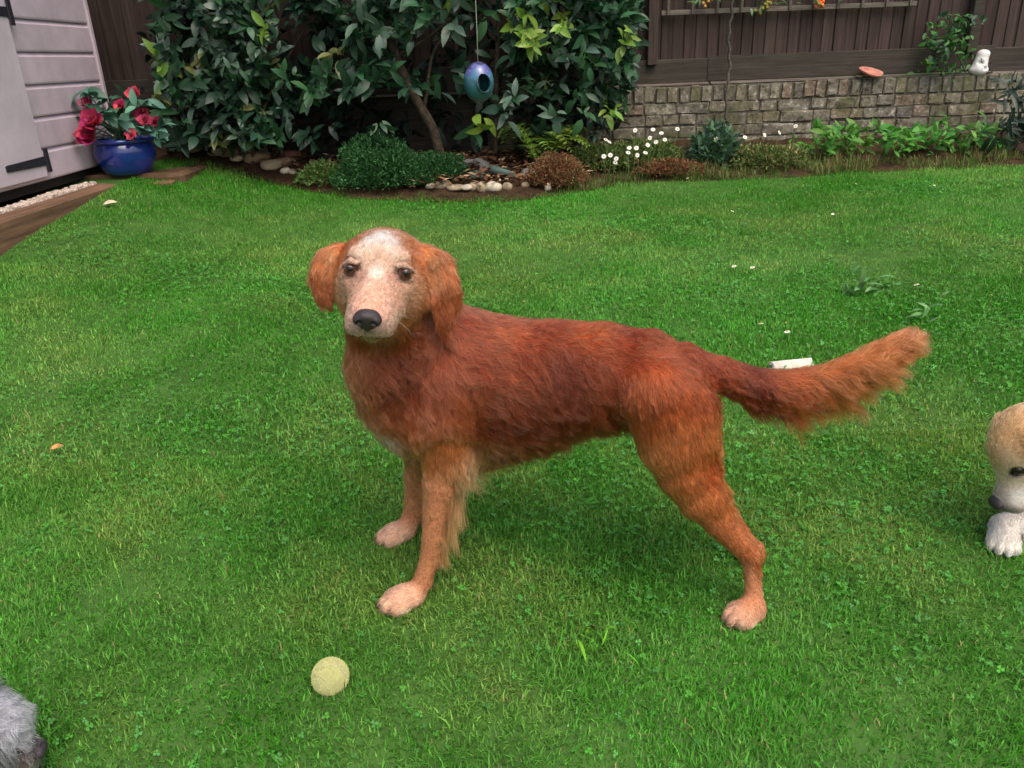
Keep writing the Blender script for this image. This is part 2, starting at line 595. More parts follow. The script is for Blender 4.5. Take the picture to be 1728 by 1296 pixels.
def build_fence():
    f = empty("timber_fence", (0.6, FY, gz(WY)))
    tag(f, "dark brown closeboard fence with a gravel board standing behind the brick wall", "fence")
    o = np.array(f.location)
    brown = wood("fence_brown", lin(80, 66, 61), lin(50, 42, 39), 'Z'); vary_by_object(brown, .22, .015)
    dark = wood("fence_base", lin(78, 72, 64), lin(50, 46, 41), 'X')
    pale = wood("fence_weathered", lin(132, 122, 110), lin(74, 68, 62), 'X', grain=90)
    r = random.Random(8)
    vs = []
    for i in range(4):
        V, F = box_np(.0815, .014, .98, .003, .0012, i)
        V[:, 1] += V[:, 0] * .12                       # feather edge
        vs.append(mesh_np("slat", V, F, brown, False))
    x = -3.9
    while x < 4.5:
        link("slat", r.choice(vs), f, np.array([x, FY + .024 + r.uniform(-.003, .003), .985 + .49 + r.uniform(-.004, .004)]) - o, (r.uniform(-.004, .004), r.uniform(-.006, .006), 0))
        x += .0745
    for x0, x1, dz in ((-3.9, -1.9, 0), (-1.89, -.1, .004), (-.09, 1.36, 0), (1.37, 3.2, .010), (3.21, 4.5, -.004)):
        box("gravel_board", x1 - x0 + .03, .024, .152, dark, f, np.array([(x0 + x1) / 2, FY - .006 - abs(dz) * .8, .925 + dz]) - o, bev=.004, jit=.002, seed=int(x1 * 10))
        box("ledge_strip", x1 - x0, .060, .014, pale, f, np.array([(x0 + x1) / 2, FY - .022, .8455 + dz * .4]) - o, (0, r.uniform(-.004, .004), 0), bev=.003, jit=.003, seed=int(x1 * 7))
    for x0, x1 in ((-3.9, -2.0), (-1.99, -.11)):
        for z_ in (.77, .615, .46):
            box("base_board", x1 - x0 + .02, .026, .166, dark, f, np.array([(x0 + x1) / 2, FY + .002 + (.006 if z_ == .615 else 0), z_]) - o, bev=.004, jit=.002, seed=int(x1 * 10 + z_ * 9))
    for px_ in (-3.2, -1.1, .985, 3.05):
        box("post", .062, .05, 1.12, dark if px_ > 3 else brown, f, np.array([px_, FY - .03, 1.55 - .02]) - o, bev=.004)
    for z_ in (1.12, 1.43, 1.80):
        box("back_rail", 8.3, .04, .06, brown, f, np.array([.3, FY + .045, z_]) - o)
    t = empty("trellis", (1.85, FY - .02, 1.26))
    tag(t, "weathered grey lattice trellis panel fixed along the top of the fence", "trellis")
    ot = np.array(t.location)
    gw = wood("trellis_grey", lin(122, 114, 104), lin(70, 66, 60), 'X', grain=90)
    gv = wood("trellis_grey_upright", lin(112, 108, 98), lin(66, 62, 56), 'Z', grain=90)
    for z_, h_ in ((1.274, .030), (1.45, .018), (1.62, .018), (1.80, .018), (1.93, .03)):
        box("lattice_strip", 1.62, .020, h_, gw, t, np.array([1.85, FY - .020, z_]) - ot, bev=.002, jit=.0015, seed=int(z_ * 50))
    for i in range(11):
        box("lattice_strip", .018, .012, .68, gv, t, np.array([1.08 + i * .154, FY - .0375, 1.600]) - ot, (0, r.uniform(-.01, .01), 0), bev=.002)


build_fence()

SHX, SHY, SHZ = -2.315, 4.95, 0.55   # near face and far corner of the shed, its floor height


def build_shed():
    s = empty("garden_shed", (SHX - .8, 3.7, SHZ))
    tag(s, "pale lilac-grey timber shed with shiplap boards and a hinged door", "shed")
    o = np.array(s.location)
    paint = simple("shed_paint", lin(190, 174, 183), .6, .3, noise=.13, nscale=4, bump=.12, bscale=40)
    door_p = simple("shed_door_paint", lin(198, 184, 192), .6, .3, noise=.10, nscale=4, bump=.1, bscale=40)
    # shiplap boards on the face along y, each with a lower lip shadow groove
    V, F = [], []
    bh = .150; L = SHY - 2.0
    prof = [(0, 0), (.016, .004), (.018, .012), (.018, bh - .022), (.006, bh - .008), (.004, bh - .001), (-.012, bh - .001), (-.012, 0)]
    for yv in (-L / 2, L / 2):
        V += [(p[0], yv, p[1]) for p in prof]
    n = len(prof)
    F = [[i, (i + 1) % n, n + (i + 1) % n, n + i] for i in range(n)] + [list(range(n))[::-1], list(range(n, 2 * n))]
    board = mesh_np("board", np.array(V), F, paint, False)
    z = SHZ + .008
    i = 0
    while z < 2.25:
        link("board", board, s, np.array([SHX - .018, 2.0 + L / 2 - .028, z]) - o, (0, random.uniform(-.002, .002), 0)); z += bh; i += 1
    # back wall boards (short return) and body
    box("back_wall", 1.6, .02, 1.72, paint, s, np.array([SHX - .84, SHY - .016, SHZ + .86]) - o)
    box("body", 1.58, L - .06, 1.70, paint, s, np.array([SHX - .83, 2.0 + L / 2 - .03, SHZ + .85]) - o)
    box("corner_trim", .030, .030, 1.72, paint, s, np.array([SHX - .004, SHY - .012, SHZ + .862]) - o, bev=.003)
    bear = wood("shed_bearer", lin(60, 54, 50), lin(40, 36, 33), 'Y')
    box("bearer", 1.5, L - .1, .05, bear, s, np.array([SHX - .80, 2.0 + L / 2 - .03, SHZ - .022]) - o)
    roof = simple("roof_felt", lin(70, 70, 72), .95, .1, noise=.2, nscale=30)
    for sg in (-1, 1):
        box("roof", 1.05, L + .25, .04, roof, s, np.array([SHX - .83 + sg * .47, 2.0 + L / 2, SHZ + 1.94]) - o, (0, sg * .45, 0))
    # door: proud flat panel, its far edge beside the hinges
    dy1 = at(76, 288, 4.15)[1]
    dz1, dz0 = 2.15, SHZ + .03
    d = box("door", .022, 1.1, dz1 - dz0, door_p, s, np.array([SHX + .012, 4.10 - .55, (dz0 + dz1) / 2]) - o, bev=.003)
    iron = simple("hinge_iron", lin(62, 60, 68), .5, .5, metal=.6, noise=.3, nscale=60)
    for zc in (SHZ + .105, SHZ + .78):
        # T hinge: long tapering strap on the door, upright plate on the wall
        prof = [(-.34, -.010), (-.33, -.015), (0, -.022), (0, .022), (-.33, .015), (-.34, .010)]
        V = [(.0, p[0], p[1]) for p in prof] + [(.005, p[0], p[1]) for p in prof]
        k = len(prof)
        F = [list(range(k)), list(range(k, 2 * k))[::-1]] + [[i, k + i, k + (i + 1) % k, (i + 1) % k] for i in range(k)]
        h = link("hinge", mesh_np("hinge", np.array(V), F, iron, False), s, np.array([SHX + .0232, 4.105, zc]) - o)
        box("hinge_plate", .008, .035, .115, iron, h, (.003, .018, 0), bev=.002)
    # timber sleepers and the gravel strip in front
    sl = wood("sleeper_wood", lin(140, 108, 84), lin(84, 64, 50), 'Y', grain=40)
    a = box("timber_sleeper", .10, 3.0, .26, sl, None, (-2.175, 2.95, SHZ - .060 - .13), bev=.008, jit=.004, seed=3)
    tag(a, "long weathered timber sleeper edging the gravel beside the shed", "sleeper")
    b_ = box("timber_sleeper", .42, .13, .22, wood("sleeper_end", lin(136, 104, 80), lin(80, 60, 46), 'X', grain=40), None, (-2.06, 4.53, SHZ - .068 - .11), (0, 0, .12), bev=.008, jit=.004, seed=4)
    tag(b_, "short timber sleeper in front of the blue plant pot", "sleeper")
    g = np.random.default_rng(3); parts = []
    for i in range(700):
        c = np.array([g.uniform(-2.30, -2.225), g.uniform(2.2, 4.45), SHZ - .062 + g.uniform(0, .008)])
        V, F = box_np(*(g.uniform(.010, .022, 3)), 0, .003, i); parts.append((V + c, F))
    gm = simple("pale_gravel", lin(206, 190, 176), .9, .2, noise=.25, nscale=60)
    V, F = merge(parts)
    tag(link("gravel", mesh_np("gravel", V, F, gm, False)), "strip of pale gravel between shed and sleeper", "gravel", kind="stuff")
    gb = box("gravel_bed", .13, 3.2, .20, simple("gravel_base", lin(150, 132, 116), .95, .1, noise=.3, nscale=50, bump=.6), None, (-2.285, 3.0, SHZ - .165), bev=0)
    tag(gb, kind="structure")
    pl = box("planting_ledge", .62, .55, .22, simple("ledge_soil", lin(96, 76, 58), .95, .1, noise=.3, nscale=20, bump=.8), None, (-2.12, 4.86, SHZ - .145), bev=.02, jit=.006, seed=2)
    tag(pl, kind="structure")


build_shed()
# ================================================================== PLANTS
def leaf_np(w=.34, droop=.18, fold=.10, rows=4):
    """leaf of unit length along +x, upper side +z"""
    V = [(0, 0, 0)]
    for i in range(1, rows + 1):
        t = i / (rows + 1)
        hw_ = w / 2 * (math.sin(math.pi * t ** .85)) ** .8
        z = -droop * t * t + .05 * math.sin(t * 3)
        V += [(t, -hw_, z + fold * hw_ * 2), (t, 0, z), (t, hw_, z + fold * hw_ * 2)]
    V.append((1, 0, -droop))
    F = [[0, 1, 2], [0, 2, 3]]
    for i in range(rows - 1):
        a = 1 + 3 * i
        F += [[a, a + 3, a + 4, a + 1], [a + 1, a + 4, a + 5, a + 2]]
    a = 1 + 3 * (rows - 1); e = len(V) - 1
    F += [[a, e, a + 1], [a + 1, e, a + 2]]
    return np.array(V, float), F


def leaf_material(name, c, rough=.32, spec=.5, trans=.18, vary=.3, hue=.02, back=None):
    m, nt, b = mat_new(name)
    b.inputs["Base Color"].default_value = (*[float(v) for v in c], 1)
    b.inputs["Roughness"].default_value = rough
    b.inputs["Specular IOR Level"].default_value = spec
    vary_by_object(m, vary, hue)
    t = nt.nodes.new("ShaderNodeBsdfTranslucent")
    nt.links.new(b.inputs["Base Color"].links[0].from_socket, t.inputs[0])
    mx = nt.nodes.new("ShaderNodeMixShader"); mx.inputs[0].default_value = trans
    nt.links.new(b.outputs[0], mx.inputs[1]); nt.links.new(t.outputs[0], mx.inputs[2])
    nt.links.new(mx.outputs[0], nt.nodes["Material Output"].inputs["Surface"])
    return m


def leaf_rot(d, up, roll=0.0):
    """matrix with x along d and z near up"""
    x = d / np.linalg.norm(d)
    y = np.cross(up, x); ny = np.linalg.norm(y)
    y = y / ny if ny > 1e-4 else np.array([0, 1, 0])
    z = np.cross(x, y)
    c, s = math.cos(roll), math.sin(roll)
    y, z = c * y + s * z, -s * y + c * z
    return np.stack([x, y, z], 1)


def to_m4(R, p, s):
    M = Matrix.Identity(4)
    for i in range(3):
        for j in range(3): M[i][j] = float(R[i, j] * s)
        M[i][3] = float(p[i])
    return M


def rosette(r, c, axis, n, size, spread=1.15, out=None, colf=None):
    """whorl of leaves about a shoot tip"""
    axis = axis / np.linalg.norm(axis)
    a = np.cross(axis, [.3, .8, .5]); a /= np.linalg.norm(a); b = np.cross(axis, a)
    ph = r.random() * 6.28
    for i in range(n):
        q = ph + i * 2.4 + r.normal() * .2
        el = spread * (.35 + .9 * r.random())
        d = axis * math.cos(el) + (a * math.cos(q) + b * math.sin(q)) * math.sin(el)
        d = d + np.array([0, 0, -.22])
        R = leaf_rot(d + .25 * r.normal(size=3), axis + np.array([0, -.15, .5]), r.normal() * .5)
        s = size * (.5 + .8 * r.random())
        out.append((c + axis * r.normal() * .03 + r.normal(size=3) * .015, R, s, colf(r)))


def shrub(name, label, tips, mats, stems, base, size=.12, nl=(5, 9), keep=300, group=None, leafw=(.36, .46), part="leaf", bark=None):
    """tips: list of (point, axis); the 300 leaves that show best are separate parts, the rest one mass"""
    root = empty(name, base)
    tag(root, label, "shrub", group)
    o = np.array(base)
    r = np.random.default_rng(abs(hash(label)) % 1000 if False else len(label) * 7 + len(tips))
    L = []
    for tip in tips:
        p, ax, pal = tip
        rosette(r, p, ax, int(r.integers(*nl)), size, 1.15, L, lambda r_: pal)
    shapes = [leaf_np(leafw[0], .15, .10), leaf_np(leafw[1], .26, .06), leaf_np((leafw[0] + leafw[1]) / 2, .08, .16)]
    meshes = {(i, k): mesh_np(part, *shapes[i], mats[k]) for i in range(3) for k in mats}
    vis = []
    for l in L:
        q = l[0] - CAM; z = q @ CF
        u, v = 864 + FPX * (q @ CR) / z, 648 - FPX * (q @ CU) / z
        inn = (-20 < u < 1750) and (-15 < v < 1300)
        vis.append((0 if inn else 10) + l[0][1] + .25 * r.random())
    order = np.argsort(vis)
    for n_, i in enumerate(order[:keep]):
        p, R, s, k = L[i]
        ob = link(part, meshes[(int(r.integers(3)), k)], root)
        ob.matrix_local = to_m4(R, p - o, s)
    rest = {}
    for i in order[keep:]:
        p, R, s, k = L[i]; rest.setdefault(k, []).append((p, R, s))
    Vs, Fs, mi, off = [], [], [], 0
    keys = list(mats)
    for k, lst in rest.items():
        V0, F0 = shapes[0]
        for p, R, s in lst:
            Vs.append((V0 * s) @ R.T + p - o); Fs += [[a + off for a in f] for f in F0]; mi += [keys.index(k)] * len(F0); off += len(V0)
    if Vs:
        me = mesh_np("foliage", np.concatenate(Vs), Fs)
        for k in keys: me.materials.append(mats[k])
        me.polygons.foreach_set("material_index", np.array(mi, np.int32))
        tag(link("foliage", me, root), kind="stuff")
    for pts, r0, r1 in stems:
        P = smooth_pts(pts, 14)
        V, F = tube_np(P, np.linspace(r0, r1, len(P)), 8)
        link("trunk" if r0 > .016 else "branch", mesh_np("stem", V - o, F, bark), root)
    return root


BARK = simple("bark", lin(84, 74, 62), .9, .15, col2=lin(50, 44, 38), nscale=30, bump=.8, bscale=60)
LM = {
    'dark': leaf_material("laurel_dark", lin(37, 66, 47), .40, .35, .12),
    'mid': leaf_material("laurel_mid", lin(52, 90, 58), .40, .35, .15),
    'grey': leaf_material("laurel_grey", lin(80, 104, 88), .38, .4, .12),
    'lime': leaf_material("laurel_lime", lin(124, 158, 62), .35, .4, .28),
    'olive': leaf_material("laurel_olive", lin(128, 134, 80), .35, .4, .22),
    'deep': leaf_material("laurel_inner_shade", lin(24, 40, 32), .5, .25, .1),  # inner leaves, coloured darker to paint the shade inside the crowns
}


def crown_tips(seed, n, box_px, Yr, pal, dark=None, hole=None):
    """shoot tips spread through part of a crown; box_px is its extent as seen from the lawn"""
    r = np.random.default_rng(seed); out = []
    while len(out) < n:
        u = r.uniform(box_px[0], box_px[2]); v = r.uniform(box_px[1], box_px[3])
        if hole is not None and any((((u - h[0]) / h[2]) ** 2 + ((v - h[1]) / h[3]) ** 2) < 1 and r.random() < h[4] for h in hole): continue
        t = r.random() ** 1.3
        Y = Yr[0] + (Yr[1] - Yr[0]) * t
        p = at(u, v, Y)
        if p[2] < gz(Y) + .10: continue
        ax = np.array([.35 * r.normal(), -.75 + .35 * r.normal() + t * .4, .25 + .5 * r.normal()])
        k = r.choice(list(pal), p=np.array(list(pal.values())) / sum(pal.values())) if t < .72 else ('deep' if r.random() < .7 else 'dark')  # deeper tips mostly take the leaf colour with shade painted in
        out.append((p, ax, k))
    return out


def fill_tips(seed, n, lo, hi, pal='deep'):  # default palette paints the crown's inner shade as dark leaves
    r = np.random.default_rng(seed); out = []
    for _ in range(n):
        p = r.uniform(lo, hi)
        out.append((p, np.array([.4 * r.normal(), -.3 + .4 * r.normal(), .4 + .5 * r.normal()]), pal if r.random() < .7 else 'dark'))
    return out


def stems_to(base, tips, seed, k=7, r0=.014):
    r = np.random.default_rng(seed); out = []
    for i in r.choice(len(tips), min(k, len(tips)), replace=False):
        t = tips[i][0]; b = np.array(base) + r.normal(size=3) * [.10, .05, 0]
        m = b * .5 + t * .5 + np.array([0, .08, .05]) + r.normal(size=3) * .06
        out.append(([b, m, t], r0, .004))
    return out


def build_shrubs():
    # left laurel
    pal = {'dark': 4, 'mid': 4, 'grey': 2, 'olive': .7, 'lime': .25}
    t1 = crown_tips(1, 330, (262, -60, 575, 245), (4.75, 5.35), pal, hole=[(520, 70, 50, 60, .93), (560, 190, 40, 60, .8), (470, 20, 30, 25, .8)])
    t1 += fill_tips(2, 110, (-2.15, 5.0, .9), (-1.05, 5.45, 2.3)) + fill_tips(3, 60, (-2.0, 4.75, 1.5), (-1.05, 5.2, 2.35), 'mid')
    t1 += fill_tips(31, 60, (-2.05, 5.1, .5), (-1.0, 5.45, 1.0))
    b1 = (-1.55, 5.15, float(gz(5.15)) + .02)
    shrub("laurel_shrub", "dark laurel shrub with a few yellowing leaves between the flower pot and the leaning trunk", t1, LM, stems_to(b1, t1, 5, 9), b1, .100, bark=BARK)
    # central tree with the leaning trunk
    pal = {'dark': 5, 'mid': 4, 'grey': 3, 'lime': .2}
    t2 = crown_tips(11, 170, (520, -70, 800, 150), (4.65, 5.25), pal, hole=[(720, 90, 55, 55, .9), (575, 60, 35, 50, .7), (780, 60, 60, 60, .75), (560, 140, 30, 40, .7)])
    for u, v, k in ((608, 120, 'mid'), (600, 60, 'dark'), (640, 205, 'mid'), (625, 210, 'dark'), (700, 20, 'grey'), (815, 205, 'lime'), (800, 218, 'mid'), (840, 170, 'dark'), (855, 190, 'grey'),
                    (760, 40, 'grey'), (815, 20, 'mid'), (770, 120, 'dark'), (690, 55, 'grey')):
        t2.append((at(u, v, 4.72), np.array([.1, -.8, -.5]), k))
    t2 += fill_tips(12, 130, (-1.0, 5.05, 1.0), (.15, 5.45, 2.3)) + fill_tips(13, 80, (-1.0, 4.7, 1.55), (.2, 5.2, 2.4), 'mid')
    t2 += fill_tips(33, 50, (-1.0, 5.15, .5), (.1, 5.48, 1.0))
    yt = 4.85
    tr = [at(752, 268, yt + .05), at(733, 225, yt + .02), at(715, 190, yt), at(690, 145, yt), at(668, 95, yt + .02), at(652, 40, yt + .05), at(640, -10, yt + .1), at(632, -110, yt + .1)]
    tr[0][2] = gz(yt) - .03
    st = [(tr, .034, .020)]
    for q, w in ((3, (600, 60)), (4, (760, 30)), (5, (560, -20)), (2, (790, 60))):
        st.append(([tr[q], at((w[0] + 680) / 2, (w[1] + 100) / 2, yt), at(*w, yt - .05)], .012, .004))
    st.append(([(-.05, 5.2, .45), (-.02, 5.18, 1.0), (.05, 5.15, 1.7)], .020, .012))
    b2 = (float(tr[0][0]), yt, float(gz(yt)))
    shrub("rhododendron_tree", "shaded large-leaved shrub tree with a bare leaning trunk", t2, LM, st, b2, .108, (5, 8), leafw=(.34, .42), bark=BARK)
    # right laurel with bright young growth
    pal = {'dark': 3, 'mid': 5, 'grey': 2, 'lime': .7}
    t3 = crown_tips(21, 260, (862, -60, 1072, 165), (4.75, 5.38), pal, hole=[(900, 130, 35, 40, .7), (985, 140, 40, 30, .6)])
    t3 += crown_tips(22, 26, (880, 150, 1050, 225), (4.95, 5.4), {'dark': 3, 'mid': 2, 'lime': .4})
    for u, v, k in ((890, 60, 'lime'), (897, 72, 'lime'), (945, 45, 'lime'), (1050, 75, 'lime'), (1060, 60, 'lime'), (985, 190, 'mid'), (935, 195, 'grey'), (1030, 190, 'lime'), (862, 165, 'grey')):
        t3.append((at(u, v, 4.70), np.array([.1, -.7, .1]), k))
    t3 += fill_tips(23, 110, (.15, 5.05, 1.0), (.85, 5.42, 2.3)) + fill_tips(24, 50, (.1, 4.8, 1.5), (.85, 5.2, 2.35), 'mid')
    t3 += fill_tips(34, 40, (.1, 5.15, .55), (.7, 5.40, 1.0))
    b3 = (.45, 5.22, float(gz(5.22)) + .02)
    shrub("laurel_shrub", "laurel shrub with bright lime-green young leaves growing against the brick wall", t3, LM, stems_to(b3, t3, 6, 8), b3, .092, bark=BARK)


build_shrubs()


def sprig_mass(name, part, label, cat, c, rad, n, cols, leaf=(.012, .004), up=.6, seed=1, trans=.2, group=None, shape=1.6, extra=None):
    """low mounded plant: thousands of tiny leaves on short sprigs"""
    r = np.random.default_rng(seed)
    root = empty(name, c); tag(root, label, cat, group)
    d = r.normal(size=(n, 3)); d /= np.linalg.norm(d, axis=1, keepdims=True); d[:, 2] = np.abs(d[:, 2])
    k = (r.random(n) ** .35)
    lump = 1 + .18 * vnoise(d, 1.2, seed + 5)
    P = d * (k * lump)[:, None] * np.array(rad)
    D = d * np.array([.8, .8, up]) + .55 * r.normal(size=(n, 3)) + np.array([0, 0, .35])
    D /= np.linalg.norm(D, axis=1, keepdims=True)
    S = np.cross(D, r.normal(size=(n, 3))); S /= np.linalg.norm(S, axis=1, keepdims=True)
    L = leaf[0] * (.6 + .8 * r.random(n))[:, None]; W = leaf[1] * (.7 + .6 * r.random(n))[:, None]
    V = np.stack([P, P + D * L * .5 + S * W, P + D * L, P + D * L * .5 - S * W], 1).reshape(-1, 3)
    a = (np.arange(n) * 4)[:, None]
    F = a + np.array([0, 1, 2, 3])
    cols = np.array(cols)
    C = cols[r.integers(len(cols), size=n)] * np.exp(.25 * r.normal(size=n))[:, None]
    me = mesh_np(part, V, F, attr_mat(name + "_leaf", .6, .2, trans), True, np.repeat(C, 4, axis=0))
    tag(link(part, me, root), kind="stuff")
    return root


def bed_pt(px, py, dz=0.0):
    p = gr(px, py); p[2] = gz(p[1], p[0]) + .03 + dz
    return p


def build_low_plants():
    g = [lin(52, 96, 52), lin(66, 112, 62), lin(44, 84, 46)]
    sprig_mass("low_bush", "foliage", "low mounded green bush of fine leaves below the leaning trunk", "bush", bed_pt(650, 318), (.30, .22, .27), 14000, g, (.020, .0045), seed=3)
    sprig_mass("low_bush", "foliage", "spreading fine-leaved green bush beside the grey slabs", "bush", bed_pt(735, 312), (.21, .18, .16), 7000, g, (.018, .0045), seed=4)
    sprig_mass("weed_tuft", "foliage", "small green tuft of weeds right of the white pebbles", "weed", bed_pt(548, 315), (.16, .12, .11), 2600, [lin(70, 120, 50), lin(84, 120, 60), lin(120, 120, 76)], (.024, .005), seed=5)
    rd = [lin(120, 72, 54), lin(140, 92, 66), lin(104, 78, 52), lin(128, 118, 74)]
    sprig_mass("dried_heather", "foliage", "rust-brown dried heather mound at the edge of the bed", "bush", bed_pt(938, 318), (.17, .14, .17), 6000, rd, (.016, .0035), seed=6)
    sprig_mass("dried_weed", "foliage", "brownish dry weeds beneath the white flowers", "weed", bed_pt(1130, 300), (.20, .12, .07), 3200, rd, (.022, .004), seed=7)
    ol = [lin(92, 112, 58), lin(112, 122, 70), lin(76, 104, 50)]
    sprig_mass("ground_cover", "foliage", "olive ground cover between the fern and the white flowers", "ground cover", bed_pt(1010, 292), (.22, .18, .13), 4200, ol, (.024, .006), seed=8)
    sprig_mass("ground_cover", "foliage", "olive ground cover growing under the white flowers", "ground cover", bed_pt(1085, 285), (.26, .18, .14), 5200, ol, (.024, .005), seed=9)
    sprig_mass("ground_cover", "foliage", "yellowing ground cover right of the thorny stem", "ground cover", bed_pt(1290, 286), (.28, .16, .11), 4200, ol + [lin(140, 132, 84)], (.024, .005), seed=10)
    sprig_mass("silver_plant", "foliage", "grey-green leafy plant at the foot of the thorny stem", "plant", bed_pt(1205, 285), (.15, .12, .22), 1500, [lin(84, 112, 92), lin(70, 100, 76), lin(66, 104, 62)], (.045, .011), seed=12)
    # fern: arching fronds with paired leaflets
    fm = leaf_material("fern_leaf", lin(128, 158, 66), .5, .3, .3, .2)
    fern = empty("fern", bed_pt(912, 296)); tag(fern, "yellow-green fern behind the rust-brown heather", "fern")
    r = np.random.default_rng(14)
    lv, lf = leaf_np(.36, .1, .05, 2)
    for i in range(15):
        a = r.uniform(0, 6.28); Ln = r.uniform(.24, .36); rise = r.uniform(.16, .26)
        P = np.array([[math.cos(a) * Ln * t, math.sin(a) * Ln * t, rise * math.sin(t * 2.2)] for t in np.linspace(0, 1, 14)])
        parts = [tube_np(P, np.linspace(.003, .001, 14), 4)]
        for j in range(2, 14):
            tdir = P[j] - P[j - 1]; tdir /= np.linalg.norm(tdir)
            sd_ = np.cross(tdir, [0, 0, 1]); sd_ /= np.linalg.norm(sd_)
            for s in (-1, 1):
                R = leaf_rot(tdir * .5 + s * sd_, np.array([0, 0, 1.0]), r.normal() * .2)
                parts.append(((lv * (.085 * math.sin(math.pi * (.12 + .85 * j / 14)) + .01)) @ R.T + P[j], lf))
        link("frond", mesh_np("frond", *merge(parts), fm), fern)
    # leafy weeds along the foot of the wall
    wm = {'a': leaf_material("weed_leaf", lin(80, 142, 54), .5, .3, .3), 'b': leaf_material("weed_leaf_light", lin(104, 156, 74), .5, .3, .3)}
    for i, (px, py, n, lab) in enumerate(((1385, 275, 9, "leafy green weed clump left of the cane"), (1440, 272, 9, "leafy green weed clump at the foot of the cane"), (1500, 272, 10, "bright green broad-leaved weed clump below the terracotta dish"),
                                     (1555, 268, 10, "bushy green weed clump right of the terracotta dish"), (1610, 266, 9, "broad-leaved weed clump below the white ornament"), (1655, 264, 6, "small weed clump beside the dark corner plant"))):
        c = bed_pt(px, py); tips = []
        for _ in range(n * 2):
            tips.append((c + np.array([r.normal() * .075, r.normal() * .06, r.uniform(.02, .15)]), np.array([r.normal() * .5, -.3, .8]), r.choice(['a', 'b'])))
        s = shrub("leafy_weed", lab, tips, wm, [], c, .075, (4, 7), keep=40, leafw=(.34, .46), bark=BARK)
        s["category"] = "weed"
    # white daisies on tall stems
    pet = simple("petal_white", lin(240, 238, 232), .6, .2); yel = simple("daisy_eye", lin(214, 170, 50), .8, .2)
    stm = simple("green_stem", lin(84, 112, 56), .7, .2)
    def daisy_np(R_, n=12):
        V, F = [(0, 0, 0)], []
        for i in range(n * 2):
            a = math.pi * i / n
            rr = R_ * (1 if i % 2 == 0 else .72)
            V.append((rr * math.cos(a), rr * math.sin(a), .18 * R_ * (1 if i % 2 else .6)))
        for i in range(n * 2): F.append([0, 1 + i, 1 + (i + 1) % (n * 2)])
        return np.array(V), F
    eye_np = lathe_np([(.0001, .0035), (.003, .003), (.0042, .001), (.0042, -.001)], 8)
    pm = mesh_np("petals", *daisy_np(.0145), pet, False); ym = mesh_np("flower_eye", *eye_np, yel)
    heads = [(1022, 236), (1030, 262), (1040, 268), (1038, 275), (1075, 262), (1062, 250), (1074, 250), (1093, 245), (1097, 233), (1122, 236), (1116, 225), (1107, 240), (1102, 219), (1028, 240), (1019, 264), (1089, 258), (1060, 258), (1072, 220)]
    cl = empty("daisy_clump", bed_pt(1065, 283)); tag(cl, "clump of small white daisies in the bed below the brick wall", "flowers")
    def add_heads(cl, heads, Yb):
        o = np.array(cl.location)
        for u, v in heads:
            p = at(u, v, Yb - (.24 if v > 240 else .04) + r.uniform(-.05, .05)); g0 = np.array([p[0] + r.normal() * .02, p[1] + .05, gz(p[1])])
            f = link("flower", pm, cl, p - o, (r.uniform(.5, 1.2), r.uniform(-.4, .4), r.uniform(-.6, .6)))
            link("flower_eye", ym, f, (0, 0, .003))
            link("stem", mesh_np("stem", *tube_np([g0 - o, (g0 + p) / 2 - o + r.normal(size=3) * .01, p - o], .0016, 4), stm), f).matrix_parent_inverse = f.matrix_basis.inverted()
    bpy.context.view_layer.update()
    add_heads(cl, heads, 4.72)
    c2 = empty("daisy_clump", bed_pt(1270, 283)); tag(c2, "few scattered white daisies right of the thorny stem", "flowers")
    add_heads(c2, [(1143, 218), (1200, 231), (1208, 234), (1257, 232), (1290, 228), (1315, 224), (1343, 213)], 4.88)
    # thorny climbing stem
    cs = empty("climbing_rose", bed_pt(1218, 280)); tag(cs, "thin thorny rose stem climbing the wall and fence", "climber")
    o = np.array(cs.location)
    pts = [bed_pt(1218, 280), at(1224, 225, 5.33), at(1226, 170, 5.36), at(1231, 110, 5.42), at(1230, 60, 5.43), at(1236, 10, 5.45), at(1238, -60, 5.46)]
    pts[0][1] = 5.3
    P = smooth_pts(pts, 40)
    P[:, 0] += .006 * np.sin(np.arange(40) * 1.7)
    rm = simple("rose_stem", lin(96, 92, 82), .85, .2, col2=lin(58, 56, 50), nscale=60)
    link("stem", mesh_np("stem", *tube_np(P - o, np.linspace(.013, .007, 40), 7), rm), cs)
    tv = np.array([(0, 0, -.006), (0, .003, .005), (0, -.003, .005), (.016, 0, -.004)]); tf = [[0, 1, 3], [1, 2, 3], [2, 0, 3]]
    tm = mesh_np("thorn", tv, tf, rm, False)
    for i in range(4, 38, 2): link("thorn", tm, cs, P[i] - o, (0, 0, r.choice([0, 3.14]) + r.normal() * .5))
    rl = leaf_material("rose_leaf", lin(70, 108, 70), .4, .4, .2)
    lm = mesh_np("leaf", *leaf_np(.5, .1, .1), rl)
    for i in range(26):
        k = int(r.choice([2, 3, 4, 5, 6, 7, 8, 34, 35, 36, 37]))
        d = np.array([r.normal(), -.6, r.normal() * .5])
        ob = link("leaf", lm, cs); ob.matrix_local = to_m4(leaf_rot(d, np.array([0, -.3, 1.])), P[k] - o + r.normal(size=3) * .02, r.uniform(.04, .075))
    # berry sprays over the fence top
    ol = leaf_material("firethorn_leaf", lin(72, 108, 62), .35, .5, .15)
    om = mesh_np("leaf", *leaf_np(.36, .1, .1), ol)
    sph = lathe_np([(.0005, .011), (.006, .0095), (.0105, .003), (.0105, -.003), (.006, -.0095), (.0005, -.011)], 8)
